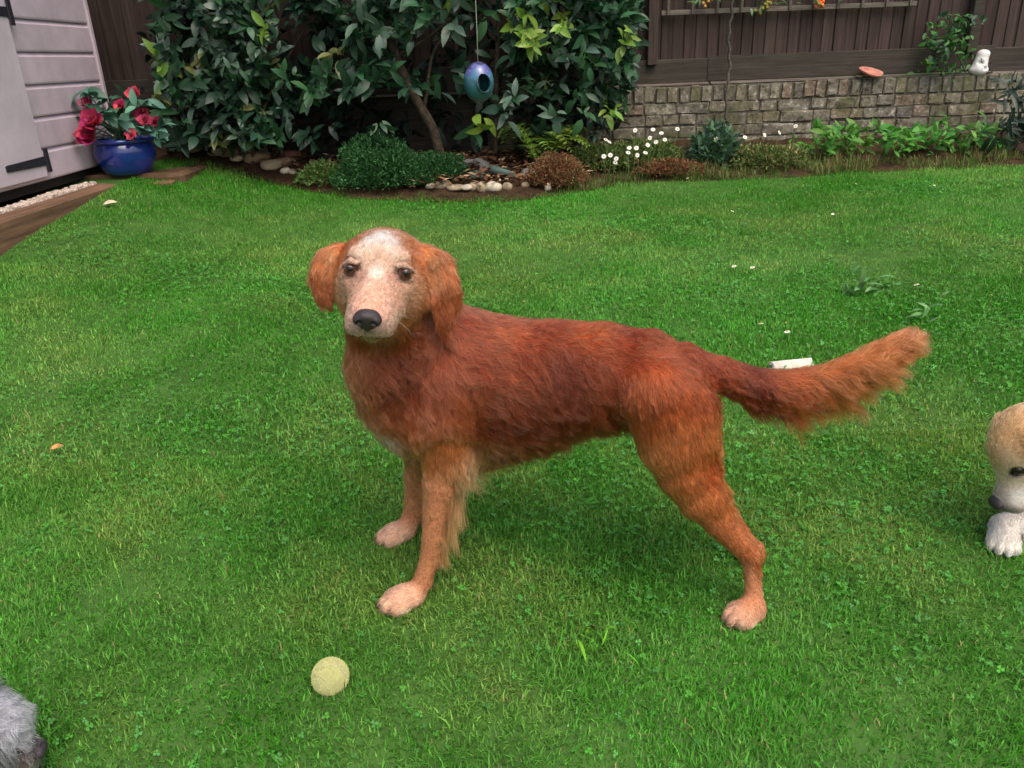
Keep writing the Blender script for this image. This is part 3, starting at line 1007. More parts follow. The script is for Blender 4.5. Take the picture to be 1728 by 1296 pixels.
    for (u, v, cc, lab) in ((1190, 4, (206, 158, 92), "pale orange berry spray hanging over the fence beside the post"), (1290, 12, (150, 140, 60), "greenish yellow berry spray hanging over the trellis"), (1386, 4, (232, 116, 42), "bright orange berry spray hanging over the trellis")):
        c = at(u, v, 5.46)
        e = empty("berry_spray", c + np.array([0, 0, .0])); tag(e, lab, "berries", "berry sprays over the fence")
        bmt = simple("berry", lin(*cc), .4, .4, noise=.25, nscale=90)
        bm_ = mesh_np("berry", *sph, bmt)
        link("twig", mesh_np("twig", *tube_np([(0, .03, .35), (.02, .02, .15), (0, 0, .01)], [.006, .004, .002], 6), rm), e)
        for _ in range(13): link("berry", bm_, e, (r.normal() * .022, r.uniform(-.02, .01), r.normal() * .020))
        for _ in range(22):
            ob = link("leaf", om, e); d = np.array([r.normal(), -.4, r.normal() * .6])
            ob.matrix_local = to_m4(leaf_rot(d, np.array([0, -.4, 1.])), np.array([r.normal() * .07, r.uniform(-.03, .02), r.uniform(-.01, .16)]), r.uniform(.035, .06))
    # bushy plant rooted on the wall
    wl = {'a': leaf_material("wall_plant_leaf", lin(70, 124, 56), .45, .35, .25), 'b': leaf_material("wall_plant_dark", lin(46, 88, 56), .45, .35, .2), 'y': leaf_material("wall_plant_yellow", lin(170, 160, 60), .45, .3, .2)}
    b = at(1588, 128, 5.42); tips = []
    for _ in range(46):
        u, v = r.normal(1598, 20), r.uniform(30, 118); tips.append((at(u - (v - 80) * .12, v, 5.42 + r.uniform(-.05, .05)), np.array([r.normal() * .6, -.5, .4]), r.choice(['a', 'b', 'y'], p=[.62, .34, .04])))
    s = shrub("wall_plant", "bushy green plant growing out of the wall top beside the white ornament", tips, wl, [([b, at(1600, 90, 5.42), at(1602, 45, 5.42)], .008, .003), ([at(1630, 122, 5.4), at(1618, 95, 5.42), at(1612, 70, 5.42)], .006, .003)], b, .05, (5, 8), keep=220, leafw=(.40, .5), bark=rm)
    s["category"] = "plant"
    # strappy plant in the right corner, its leaves coloured dark to paint the shade
    dm = {'a': leaf_material("corner_shade", lin(40, 58, 46), .4, .4, .1), 'b': leaf_material("corner_grey", lin(84, 100, 84), .4, .4, .1)}
    b = bed_pt(1712, 262); tips = []
    for _ in range(60):
        tips.append((b + np.array([r.normal() * .16 + .12, r.normal() * .10, r.uniform(.03, .42)]), np.array([-.3 + r.normal() * .6, -.5, .4 + r.normal() * .4]), r.choice(['a', 'b'], p=[.8, .2])))
    s = shrub("corner_shrub", "dark narrow-leaved shrub in the bed corner beside the wall", tips, dm, [([b, b + [.05, 0, .2], b + [.1, 0, .4]], .012, .005)], b, .11, (5, 9), keep=260, leafw=(.16, .22), bark=BARK)
    lg = wood("log_wood", lin(92, 74, 62), lin(54, 44, 38), 'X')
    p = bed_pt(1722, 262)
    V, F = tube_np([(-.16, 0, 0), (-.06, .005, .004), (.1, 0, 0), (.3, .01, .002)], [.030, .036, .036, .034], 10)
    tag(link("log", mesh_np("log", V, F, lg), loc=p + np.array([.06, -.10, .02])), "dark log lying at the lawn edge below the corner shrub", "log")
    # overgrown strip of rough grass in the bed
    n = 9000
    x = r.uniform(.35, 3.3, n); y = yfar(x) + r.random(n) ** 1.3 * .6 - .08 + .05 * np.sin(x * 9) + .03 * np.sin(x * 23)
    P = np.stack([x, y], 1); P = P[P[:, 1] < WY - .02]; n = len(P)
    cc = np.array([lin(96, 120, 56), lin(120, 118, 72), lin(78, 116, 48), lin(132, 116, 80)])[r.integers(4, size=n)] * np.exp(.25 * r.normal(size=n))[:, None]
    V, F, C = blade_mesh(P, .025 + .05 * r.random(n) * (1 + .6 * np.sin(P[:, 0] * 7)), .0035 + .0025 * r.random(n), np.clip(.5 + .5 * r.normal(size=n), .1, 1.4), r.random(n) * 6.28, cc, True)
    V[:, 2] += .012
    tag(link("rough_grass", mesh_np("rough_grass", V, F, attr_mat("rough_blade", .6, .2, .3), True, C)), "rough straw and grass at the foot of the wall", "grass", kind="stuff")
    # leaf litter under the shrubs
    n = 2600
    x = r.uniform(-2.1, .9, n); y = yfar(x) + .04 + r.random(n) * .75; k = y < 5.4; x, y = x[k], y[k]; n = len(x)
    lv2, lf2 = leaf_np(.4, -.15, .15, 2)
    Vs, Fs, Cs, off = [], [], [], 0
    pc = [lin(120, 84, 60), lin(96, 66, 48), lin(150, 120, 92), lin(70, 52, 40), lin(164, 140, 112)]
    for i in range(n):
        a = r.random() * 6.28
        R = leaf_rot(np.array([math.cos(a), math.sin(a), r.normal() * .2]), np.array([r.normal() * .3, r.normal() * .3, 1.]))
        Vs.append((lv2 * r.uniform(.025, .07)) @ R.T + [x[i], y[i], gz(y[i], x[i]) + .065 + r.uniform(-.02, .02)]); Fs += [[q + off for q in f] for f in lf2]; off += len(lv2)
        Cs.append(np.tile(pc[r.integers(5)] * np.exp(.3 * r.normal()), (len(lv2), 1)))
    tag(link("leaf_litter", mesh_np("leaf_litter", np.concatenate(Vs), Fs, attr_mat("litter", .8, .15), True, np.concatenate(Cs))), "brown fallen leaves littering the soil under the shrubs", "leaves", kind="stuff")


build_low_plants()
# ================================================================== ANIMALS: one continuous skin from blended volumes, plus fur strands
def surface_nets(vol, lo, h):
    """polygonise vol < 0 (naive surface nets)"""
    s = vol < 0
    nx, ny, nz = vol.shape
    corners = [(i, j, k) for i in (0, 1) for j in (0, 1) for k in (0, 1)]
    cs = lambda a, c: a[c[0]:nx - 1 + c[0], c[1]:ny - 1 + c[1], c[2]:nz - 1 + c[2]]
    cnt = np.zeros((nx - 1, ny - 1, nz - 1), np.int8)
    for c in corners: cnt += cs(s, c)
    I, J, K = np.nonzero((cnt > 0) & (cnt < 8))
    idx = np.full(cnt.shape, -1, np.int64); idx[I, J, K] = np.arange(len(I))
    acc = np.zeros((len(I), 3)); num = np.zeros(len(I))
    for a in corners:
        for ax in range(3):
            if a[ax]: continue
            b = list(a); b[ax] = 1
            va = vol[I + a[0], J + a[1], K + a[2]]; vb = vol[I + b[0], J + b[1], K + b[2]]
            m = (va < 0) != (vb < 0)
            t = np.where(m, va / np.where(m, va - vb, 1), 0)
            p = np.tile(np.array(a, float), (len(I), 1)); p[:, ax] = t
            acc[m] += p[m]; num[m] += 1
    V = lo + h * (np.stack([I, J, K], 1) + acc / num[:, None])
    F = []
    for ax in range(3):
        sl0 = [slice(None)] * 3; sl1 = [slice(None)] * 3
        sl0[ax] = slice(0, -1); sl1[ax] = slice(1, None)
        A, B = s[tuple(sl0)], s[tuple(sl1)]
        e = np.array(np.nonzero(A != B)).T
        u, w = [(1, 2), (2, 0), (0, 1)][ax]
        ok = (e[:, u] > 0) & (e[:, w] > 0) & (e[:, u] < vol.shape[u] - 1) & (e[:, w] < vol.shape[w] - 1)
        e = e[ok]
        ins = A[tuple(e.T)]
        q = []
        for du, dw in ((-1, -1), (0, -1), (0, 0), (-1, 0)):
            c = e.copy(); c[:, u] += du; c[:, w] += dw
            q.append(idx[tuple(c.T)])
        q = np.stack(q, 1)
        q[~ins] = q[~ins][:, ::-1]
        F.append(q)
    return V, np.concatenate(F)


class Body:
    """signed-distance sculpture on a grid; every volume only touches its own box"""
    def __init__(self, lo, hi, h):
        self.lo, self.h = np.array(lo, float), h
        self.n = np.ceil((np.array(hi) - lo) / h).astype(int) + 1
        self.vol = np.full(self.n, 0.2, np.float32)

    def _apply(self, blo, bhi, fn, k, op):
        a = np.clip(np.floor((blo - self.lo) / self.h).astype(int), 0, self.n - 1)
        b = np.clip(np.ceil((bhi - self.lo) / self.h).astype(int) + 1, 1, self.n)
        if (b <= a).any(): return
        sl = tuple(slice(i, j) for i, j in zip(a, b))
        gx, gy, gz_ = [self.lo[i] + self.h * np.arange(a[i], b[i]) for i in range(3)]
        P = np.stack(np.meshgrid(gx, gy, gz_, indexing='ij'), -1).astype(np.float32)
        d = fn(P).astype(np.float32); o = self.vol[sl]
        if op == 'add':
            hh = np.maximum(k - np.abs(o - d), 0) / k
            self.vol[sl] = np.minimum(o, d) - hh * hh * k * 0.25
        else:
            d = -d
            hh = np.maximum(k - np.abs(o - d), 0) / k
            self.vol[sl] = np.maximum(o, d) + hh * hh * k * 0.25

    def cone(self, a, b, ra, rb, k=0.03, thin=None, s=1.0, op='add'):
        """tapered limb; thin/s flatten it along one axis"""
        a, b = np.array(a, float), np.array(b, float)
        ax = None if thin is None else np.array(thin, float) / np.linalg.norm(thin)
        mid = (a + b) / 2
        def sq(v):
            return v if ax is None else v + (v @ ax)[..., None] * ax * (1 / s - 1)
        A, Bv = sq((a - mid)[None])[0], sq((b - mid)[None])[0]
        ba = Bv - A; L2 = max(ba @ ba, 1e-9)
        def fn(P):
            q = sq(P - mid) - A
            t = np.clip((q @ ba) / L2, 0, 1)
            return (np.linalg.norm(q - t[..., None] * ba, axis=-1) - (ra + (rb - ra) * t)) * min(1, s)
        m = max(ra, rb) + k + 0.015
        self._apply(np.minimum(a, b) - m, np.maximum(a, b) + m, fn, k, op)

    def ell(self, c, r, k=0.02, R=None, op='add'):
        c, r = np.array(c, float), np.array(r, float)
        R = np.eye(3) if R is None else R           # columns: local axes in world
        def fn(P):
            q = (P - c) @ R
            k0 = np.linalg.norm(q / r, axis=-1); k1 = np.linalg.norm(q / r ** 2, axis=-1)
            return k0 * (k0 - 1) / np.maximum(k1, 1e-6)
        m = r.max() + k + 0.012
        self._apply(c - m, c + m, fn, k, op)

    def chain(self, pts, k=0.03, thin=None, s=1.0):
        """one limb through (point, radius) knots, blended into the rest as a whole"""
        ax = None if thin is None else np.array(thin, float) / np.linalg.norm(thin)
        Q = np.array([p for p, _ in pts]); mid = Q.mean(0)
        def sq(v):
            return v if ax is None else v + (v @ ax)[..., None] * ax * (1 / s - 1)
        S = sq(Q - mid); rad = [r_ for _, r_ in pts]
        def fn(P):
            q = sq(P - mid).astype(np.float32); out = None
            for i in range(len(S) - 1):
                ba = (S[i + 1] - S[i]).astype(np.float32)
                w = q - S[i].astype(np.float32)
                t = np.clip((w @ ba) / max(float(ba @ ba), 1e-9), 0, 1)
                w -= t[..., None] * ba
                ts = t * t * (3 - 2 * t) * .5 + t * .5
                d = np.sqrt((w * w).sum(-1)) - (rad[i] + (rad[i + 1] - rad[i]) * ts)
                if out is None: out = d
                else:
                    kk = 0.006; hh = np.maximum(kk - np.abs(out - d), 0) / kk
                    out = np.minimum(out, d) - hh * hh * kk * 0.12
            return out * min(1, s)
        m = max(rad) + k + 0.015
        self._apply(Q.min(0) - m, Q.max(0) + m, fn, k, 'add')

    def mesh(self):
        V, F = surface_nets(self.vol, self.lo, self.h)
        return V, F


def vert_normals(V, F):
    n = np.cross(V[F[:, 2]] - V[F[:, 0]], V[F[:, 3]] - V[F[:, 1]])
    N = np.zeros_like(V)
    for i in range(4): np.add.at(N, F[:, i], n)
    return N / np.maximum(np.linalg.norm(N, axis=1, keepdims=True), 1e-12)


class Coat:
    """control points: where, which way the hair lies, how long, how raised, colour, waviness"""
    def __init__(self): self.p, self.d, self.v = [], [], []

    def add(self, p, d, length, lift, col, wave=0.0, gather=0.5):
        d = np.array(d, float); d /= max(np.linalg.norm(d), 1e-9)
        self.p.append(np.array(p, float)); self.d.append(d)
        self.v.append([length, lift, wave, gather, *col])

    def sample(self, P):
        """direction and shape from the nearest control points, colour blended more widely"""
        C, D, Vv = (np.array(q, np.float32) for q in (self.p, self.d, self.v))
        P = np.asarray(P, np.float32)
        out_d, out_v = np.zeros((len(P), 3)), np.zeros((len(P), Vv.shape[1]))
        c2 = (C * C).sum(1)
        for i in range(0, len(P), 20000):
            q = P[i:i + 20000]
            r2 = np.maximum((q * q).sum(1)[:, None] + c2[None] - 2 * q @ C.T, 0) + 1e-5
            lg = np.log(r2)
            w = np.exp(-3.0 * (lg - lg.min(1, keepdims=True))); w /= w.sum(1, keepdims=True)
            wc = np.exp(-1.8 * (lg - lg.min(1, keepdims=True))); wc /= wc.sum(1, keepdims=True)
            out_d[i:i + 20000] = w @ D
            out_v[i:i + 20000, :4] = w @ Vv[:, :4]; out_v[i:i + 20000, 4:] = wc @ Vv[:, 4:]
        return out_d, out_v


def fur_material(name, rough=0.30, radial=0.45):
    m = bpy.data.materials.new(name); m.use_nodes = True
    nt = m.node_tree; nt.nodes.clear()
    o = nt.nodes.new("ShaderNodeOutputMaterial")
    a = nt.nodes.new("ShaderNodeAttribute"); a.attribute_name = "col"
    hb = nt.nodes.new("ShaderNodeBsdfHairPrincipled")
    hb.model = 'CHIANG'; hb.parametrization = 'COLOR'
    hb.inputs["Roughness"].default_value = rough
    hb.inputs["Radial Roughness"].default_value = radial
    hb.inputs["Coat"].default_value = 0.0
    nt.links.new(a.outputs["Color"], hb.inputs["Color"])
    df = nt.nodes.new("ShaderNodeBsdfDiffuse")
    nt.links.new(a.outputs["Color"], df.inputs[0])
    mx = nt.nodes.new("ShaderNodeMixShader"); mx.inputs[0].default_value = 0.32
    nt.links.new(hb.outputs[0], mx.inputs[1]); nt.links.new(df.outputs[0], mx.inputs[2])
    nt.links.new(mx.outputs[0], o.inputs["Surface"])
    return m


def grow_fur(name, V, F, coat, n, mat, parent, radius=0.00042, seg=6, bare=None, dens=None, clump=14, seed=1,
             noise=0.16, inset=0.0006, origin=(0, 0, 0)):
    """strand fur over a skin; bare(P) -> mask of roots to drop"""
    r = np.random.default_rng(seed)
    N = vert_normals(V, F)
    ar = 0.5 * np.linalg.norm(np.cross(V[F[:, 2]] - V[F[:, 0]], V[F[:, 3]] - V[F[:, 1]]), axis=1)
    if dens is not None: ar = ar * dens(V[F[:, 0]])
    f = r.choice(len(F), n, p=ar / ar.sum())
    u, v = r.random(n)[:, None], r.random(n)[:, None]
    c = V[F[f]]; cn = N[F[f]]
    bil = lambda q: (q[:, 0] * (1 - u) + q[:, 1] * u) * (1 - v) + (q[:, 3] * (1 - u) + q[:, 2] * u) * v
    P, Nn = bil(c), bil(cn)
    Nn /= np.linalg.norm(Nn, axis=1, keepdims=True)
    if bare is not None:
        k = ~bare(P); P, Nn = P[k], Nn[k]; n = len(P)
    D, val = coat.sample(P)
    ln, lift, wave, gather, col = val[:, 0], val[:, 1], val[:, 2], val[:, 3], val[:, 4:7]
    D = D - (D * Nn).sum(1, keepdims=True) * Nn * 0.9
    D += 0.11 * r.normal(size=D.shape)
    D /= np.maximum(np.linalg.norm(D, axis=1, keepdims=True), 1e-6)
    D = D + Nn * (lift * (0.7 + 0.6 * r.random(n)))[:, None]
    D /= np.linalg.norm(D, axis=1, keepdims=True)
    L = ln * (0.7 + 0.5 * r.random(n))
    side = np.cross(D, Nn); side /= np.maximum(np.linalg.norm(side, axis=1, keepdims=True), 1e-6)
    nc = max(8, n // clump)
    ci = r.choice(n, nc, replace=False)
    kd = kdtree.KDTree(nc)
    for i, p in enumerate(P[ci]): kd.insert(p, i)
    kd.balance()
    near = np.array([kd.find(p)[1] for p in P])
    own = ci[near]
    t = np.linspace(0, 1, seg)[None, :, None]
    grav = np.array([0, 0, -1.0])
    g = np.clip(ln * 7.0, 0.0, 0.55)[:, None, None]
    ph = r.random(nc)[near][:, None, None] * 6.283
    fq = (1.0 + 0.8 * r.random(nc))[near][:, None, None]
    def path(i_):
        Dd, Ll = D[i_][:, None, :], L[i_][:, None, None]
        base = P[i_][:, None, :] - Nn[i_][:, None, :] * inset
        x = base + Dd * (Ll * t) + grav * (g[i_] * Ll * t * t * 0.7)
        return x + Nn[i_][:, None, :] * (0.0012 * np.sin(t * 3.0))
    X = path(np.arange(n))
    XC = path(own)
    wv = (wave * ln)[:, None, None] * np.sin(ph + t * fq * 5.5) * t ** 0.8
    X = X + (XC - X) * (gather[:, None, None] * t ** 1.3)
    X = X + side[own][:, None, :] * wv
    R = radius * (0.75 + 0.5 * r.random(n))[:, None] * (1 - 0.75 * np.linspace(0, 1, seg)[None] ** 2)
    tone = np.exp(noise * r.normal(size=nc))[near] * np.exp(0.20 * r.normal(size=n))
    col = np.clip(col * tone[:, None], 0.002, 0.95)
    cu = bpy.data.hair_curves.new(name)
    cu.add_curves([seg] * n)
    cu.attributes["position"].data.foreach_set("vector", np.ascontiguousarray(X - np.array(origin), np.float32).ravel())
    ra = cu.attributes.get("radius") or cu.attributes.new("radius", 'FLOAT', 'POINT')
    ra.data.foreach_set("value", np.ascontiguousarray(R, np.float32).ravel())
    ca = cu.attributes.new("col", 'FLOAT_COLOR', 'CURVE')
    c4 = np.ones((n, 4), np.float32); c4[:, :3] = col
    ca.data.foreach_set("color", c4.ravel())
    cu.materials.append(mat)
    return link(name, cu, parent)


def basis_from(fwd, up):
    f = np.array(fwd, float); f /= np.linalg.norm(f)
    u = np.array(up, float); u -= f * (u @ f); u /= np.linalg.norm(u)
    return np.stack([np.cross(f, u), f, u], 1)      # columns: right, forward, up
# ================================================================== SMALLER THINGS
def stone_np(seed, flat=.6, jag=.22, sub=2):
    bm = bmesh.new(); bmesh.ops.create_icosphere(bm, subdivisions=sub, radius=1)
    V = np.array([v.co[:] for v in bm.verts]); F = [[v.index for v in f.verts] for f in bm.faces]; bm.free()
    V = V * (1 + jag * vnoise(V, .35, seed))[:, None]
    V = np.sign(V) * np.abs(V) ** .85
    V[:, 2] *= flat
    return V, F


def build_stones():
    pale = simple("stone_pale", lin(206, 190, 160), .9, .15, col2=lin(150, 132, 104), nscale=22, bump=.6, bscale=60)
    white = simple("stone_white", lin(236, 228, 208), .85, .2, col2=lin(190, 178, 150), nscale=30, bump=.4, bscale=60)
    buff = simple("stone_buff", lin(190, 164, 132), .9, .15, col2=lin(132, 108, 84), nscale=18, bump=.7, bscale=50)
    red = simple("stone_red", lin(176, 126, 110), .9, .15, col2=lin(120, 82, 70), nscale=18, bump=.5, bscale=50)
    grey = simple("stone_grey", lin(150, 146, 142), .85, .2, col2=lin(100, 98, 96), nscale=18, bump=.5, bscale=50)
    slate = simple("stone_slate", lin(96, 122, 112), .7, .3, col2=lin(64, 84, 78), nscale=12, bump=.5, bscale=40)
    def put(px, py, w, h, mat, seed, label, group, flat=.6, up=0.0, tilt=0.0, jag=.22):
        p = bed_pt(px, py); s = w * pxs(p)
        o = link("stone", mesh_np("stone", *stone_np(seed, h / w * .8, jag), mat), None, p + np.array([0, 0, up]), (random.uniform(-.15, .15), tilt, random.uniform(0, 3)), s)
        tag(o, label, "stone", group)
    L = "pale rounded stone in the row edging the bed in front of the slabs"
    for i, (u, v, w, h) in enumerate(((727, 323, 9, 6), (746, 322, 14, 10), (770, 325, 15, 7), (788, 325, 10, 6), (800, 323, 10, 9), (814, 326, 9, 12), (834, 325, 15, 11), (857, 325, 9, 9), (887, 322, 8, 7), (925, 325, 6, 9))):
        lab = {5: "pointed cream stone in the row edging the bed", 6: "largest domed yellowish stone in the row edging the bed", 2: "long low white stone in the row edging the bed", 9: "small upright stone below the rust-brown heather", 8: "lone stone between the row and the rust-brown heather"}.get(i, L)
        put(u, v, w, h, pale if i % 3 else white, 60 + i, lab, "stones edging the bed")
    L = "buff broken stone in the heap under the dark laurel"
    for i, (u, v, w, h) in enumerate(((372, 298, 12, 6), (392, 294, 15, 9), (415, 290, 18, 10), (440, 292, 20, 11), (462, 298, 18, 8), (430, 280, 14, 9), (455, 282, 15, 8), (478, 292, 12, 8), (405, 300, 10, 5), (330, 300, 14, 5), (300, 300, 10, 4), (345, 292, 10, 5))):
        put(u, v + 5, w * 1.2, h * 1.3, buff if i % 2 else pale, 80 + i, L, "broken stones under the laurel", up=.03, jag=.3)
    for i, (u, v, w, h) in enumerate(((484, 303, 9, 7), (497, 303, 7, 6), (515, 303, 6, 7), (556, 302, 5, 6))):
        put(u, v + 2, w, h, white, 100 + i, "small white pebble at the lawn edge beside the stone heap", "white pebbles", up=.015, jag=.12)
    put(494, 284, 19, 12, red, 110, "reddish flat stone behind the white pebbles", None, up=.03, tilt=.1)
    put(442, 270, 12, 7, red, 111, "small rusty red stone on top of the stone heap", None, up=.03)
    put(565, 285, 18, 5, buff, 112, "long flat brown stone beside the green weeds", None)
    put(782, 296, 22, 10, grey, 120, "grey slab leaning beside the fine-leaved bush", None, up=.03, tilt=.3)
    put(816, 296, 20, 11, grey, 121, "grey pointed slab standing among the rockery slabs", None, up=.03, tilt=-.5)
    put(848, 308, 28, 13, slate, 122, "large blue-green slate slab sloping down to the stone row", None, up=.02, tilt=.45)
    put(804, 308, 16, 10, slate, 123, "small blue-green slate behind the stone row", None, up=.01, tilt=-.2)
    put(893, 306, 15, 13, grey, 124, "rough grey stone left of the rust-brown heather", None, up=.01)
    put(150, 303, 9, 5, grey, 125, "grey pebble lying on the gravel by the shed", None, up=.13)


build_stones()


def build_pot():
    c = np.array([-2.14, 4.66, SHZ - .036])
    p = empty("plant_pot", c); tag(p, "round glazed cobalt blue plant pot beside the shed", "plant pot")
    glaze = simple("blue_glaze", lin(30, 52, 132), .12, .6, noise=.35, nscale=5, coat=.6)
    V, F = lathe_np([(.001, 0), (.105, 0), (.118, .006), (.138, .035), (.156, .080), (.163, .115), (.160, .145), (.149, .168), (.146, .172)], 48)
    link("bowl", mesh_np("bowl", V, F, glaze), p)
    V, F = lathe_np([(.146, .170), (.158, .172), (.165, .179), (.165, .188), (.158, .195), (.146, .195), (.140, .188), (.138, .150)], 48)
    link("rim", mesh_np("rim", V, F, glaze), p)
    V, F = lathe_np([(.139, .165), (.08, .172), (.001, .176)], 24)
    link("compost", mesh_np("compost", V, F, simple("compost", lin(50, 38, 30), .95, .1, noise=.4, nscale=60, bump=.8)), p)
    # the flowering plant in it
    q0 = c + np.array([0, 0, .17])
    pl = empty("peony_plant", q0); tag(pl, "crimson peonies with sea-green leaves growing in the blue pot", "flowers")
    r = np.random.default_rng(6)
    stem = simple("peony_stem", lin(70, 92, 66), .7, .2)
    lm = [leaf_material("peony_leaf", lin(92, 140, 118), .45, .4, .15, .25), leaf_material("peony_leaf_dark", lin(58, 98, 78), .45, .4, .15, .25)]
    lms = [mesh_np("leaf", *leaf_np(w_, .2, .12), lm[i]) for i, w_ in ((0, .42), (1, .46), (0, .5))]
    pm = [leaf_material("petal_crimson", lin(176, 52, 92), .55, .25, .25, .35, .02), leaf_material("petal_rose", lin(206, 84, 110), .55, .25, .25, .3, .02)]
    petal = leaf_np(.95, -.35, .30, 3)
    pms = [mesh_np("petal", *petal, m) for m in pm]
    heads = [(160, 208, 4.46, .085, 0, 1), (150, 234, 4.47, .085, 0, .9), (148, 174, 4.55, .055, 0, .8), (226, 160, 4.62, .055, 1, .8), (240, 194, 4.56, .052, 0, .6), (245, 205, 4.53, .050, 1, .4), (262, 206, 4.62, .045, 0, .5), (203, 178, 4.60, .045, 0, .5), (222, 228, 4.48, .045, 1, .5)]
    for (u, v, Y, rad, mi, full) in heads:
        h = at(u, v, Y); d = h - q0
        o = empty("flower", h - q0); o.parent = pl
        look = np.array([d[0] * .8, -.7, .55]); look /= np.linalg.norm(look)
        a = np.cross(look, [0, 0, 1.]); a /= np.linalg.norm(a); b = np.cross(look, a)
        for ring, (n, el, s) in enumerate(((7, 1.25, 1.0), (7, .85, .85), (6, .5, .65), (5, .2, .45))):
            if full < .7 and ring == 1: continue
            for i in range(n):
                t = i * 6.283 / n + ring * .5 + r.normal() * .1
                dd = look * math.cos(el) + (a * math.cos(t) + b * math.sin(t)) * math.sin(el)
                ob = link("petal", pms[mi if r.random() < .75 else 1 - mi], o)
                ob.matrix_local = to_m4(leaf_rot(dd, look, r.normal() * .15), -look * .012, rad * s * r.uniform(.85, 1.1))
        link("stem", mesh_np("stem", *tube_np(smooth_pts([np.zeros(3) + r.normal(size=3) * [.04, .04, 0], d * .55 + np.array([0, 0, .05]), d - look * .012], 8), .004, 5), stem), pl)
    spots = [(143, 152, 1.3), (120, 190, 1.2), (105, 205, 1.0), (130, 215, 1), (128, 240, 1.1), (190, 185, 1.3), (200, 200, 1.2), (215, 210, 1.2), (230, 180, 1), (210, 165, 1), (245, 170, 1), (270, 215, 1.1), (255, 222, 1.1), (185, 215, 1.2), (175, 190, 1.1), (236, 215, 1), (165, 165, .9), (205, 228, 1), (140, 200, 1), (115, 225, .8), (180, 170, 1), (262, 228, .9)]
    for (u, v, s) in spots:
        c0 = at(u, v, r.uniform(4.50, 4.70)) - q0
        link("stem", mesh_np("stem", *tube_np(smooth_pts([r.normal(size=3) * [.05, .05, 0], c0 * .5 + np.array([0, 0, .03]), c0], 6), .003, 5), stem), pl)
        for _ in range(5):
            d = np.array([c0[0] * 2 + r.normal() * .6, -.5 + r.normal() * .5, .1 + r.normal() * .4])
            ob = link("leaf", lms[int(r.choice([0, 1, 1, 2]))], pl); ob.matrix_local = to_m4(leaf_rot(d, np.array([0, -.4, 1.]), r.normal() * .3), c0, .088 * s * r.uniform(.7, 1.3))


build_pot()


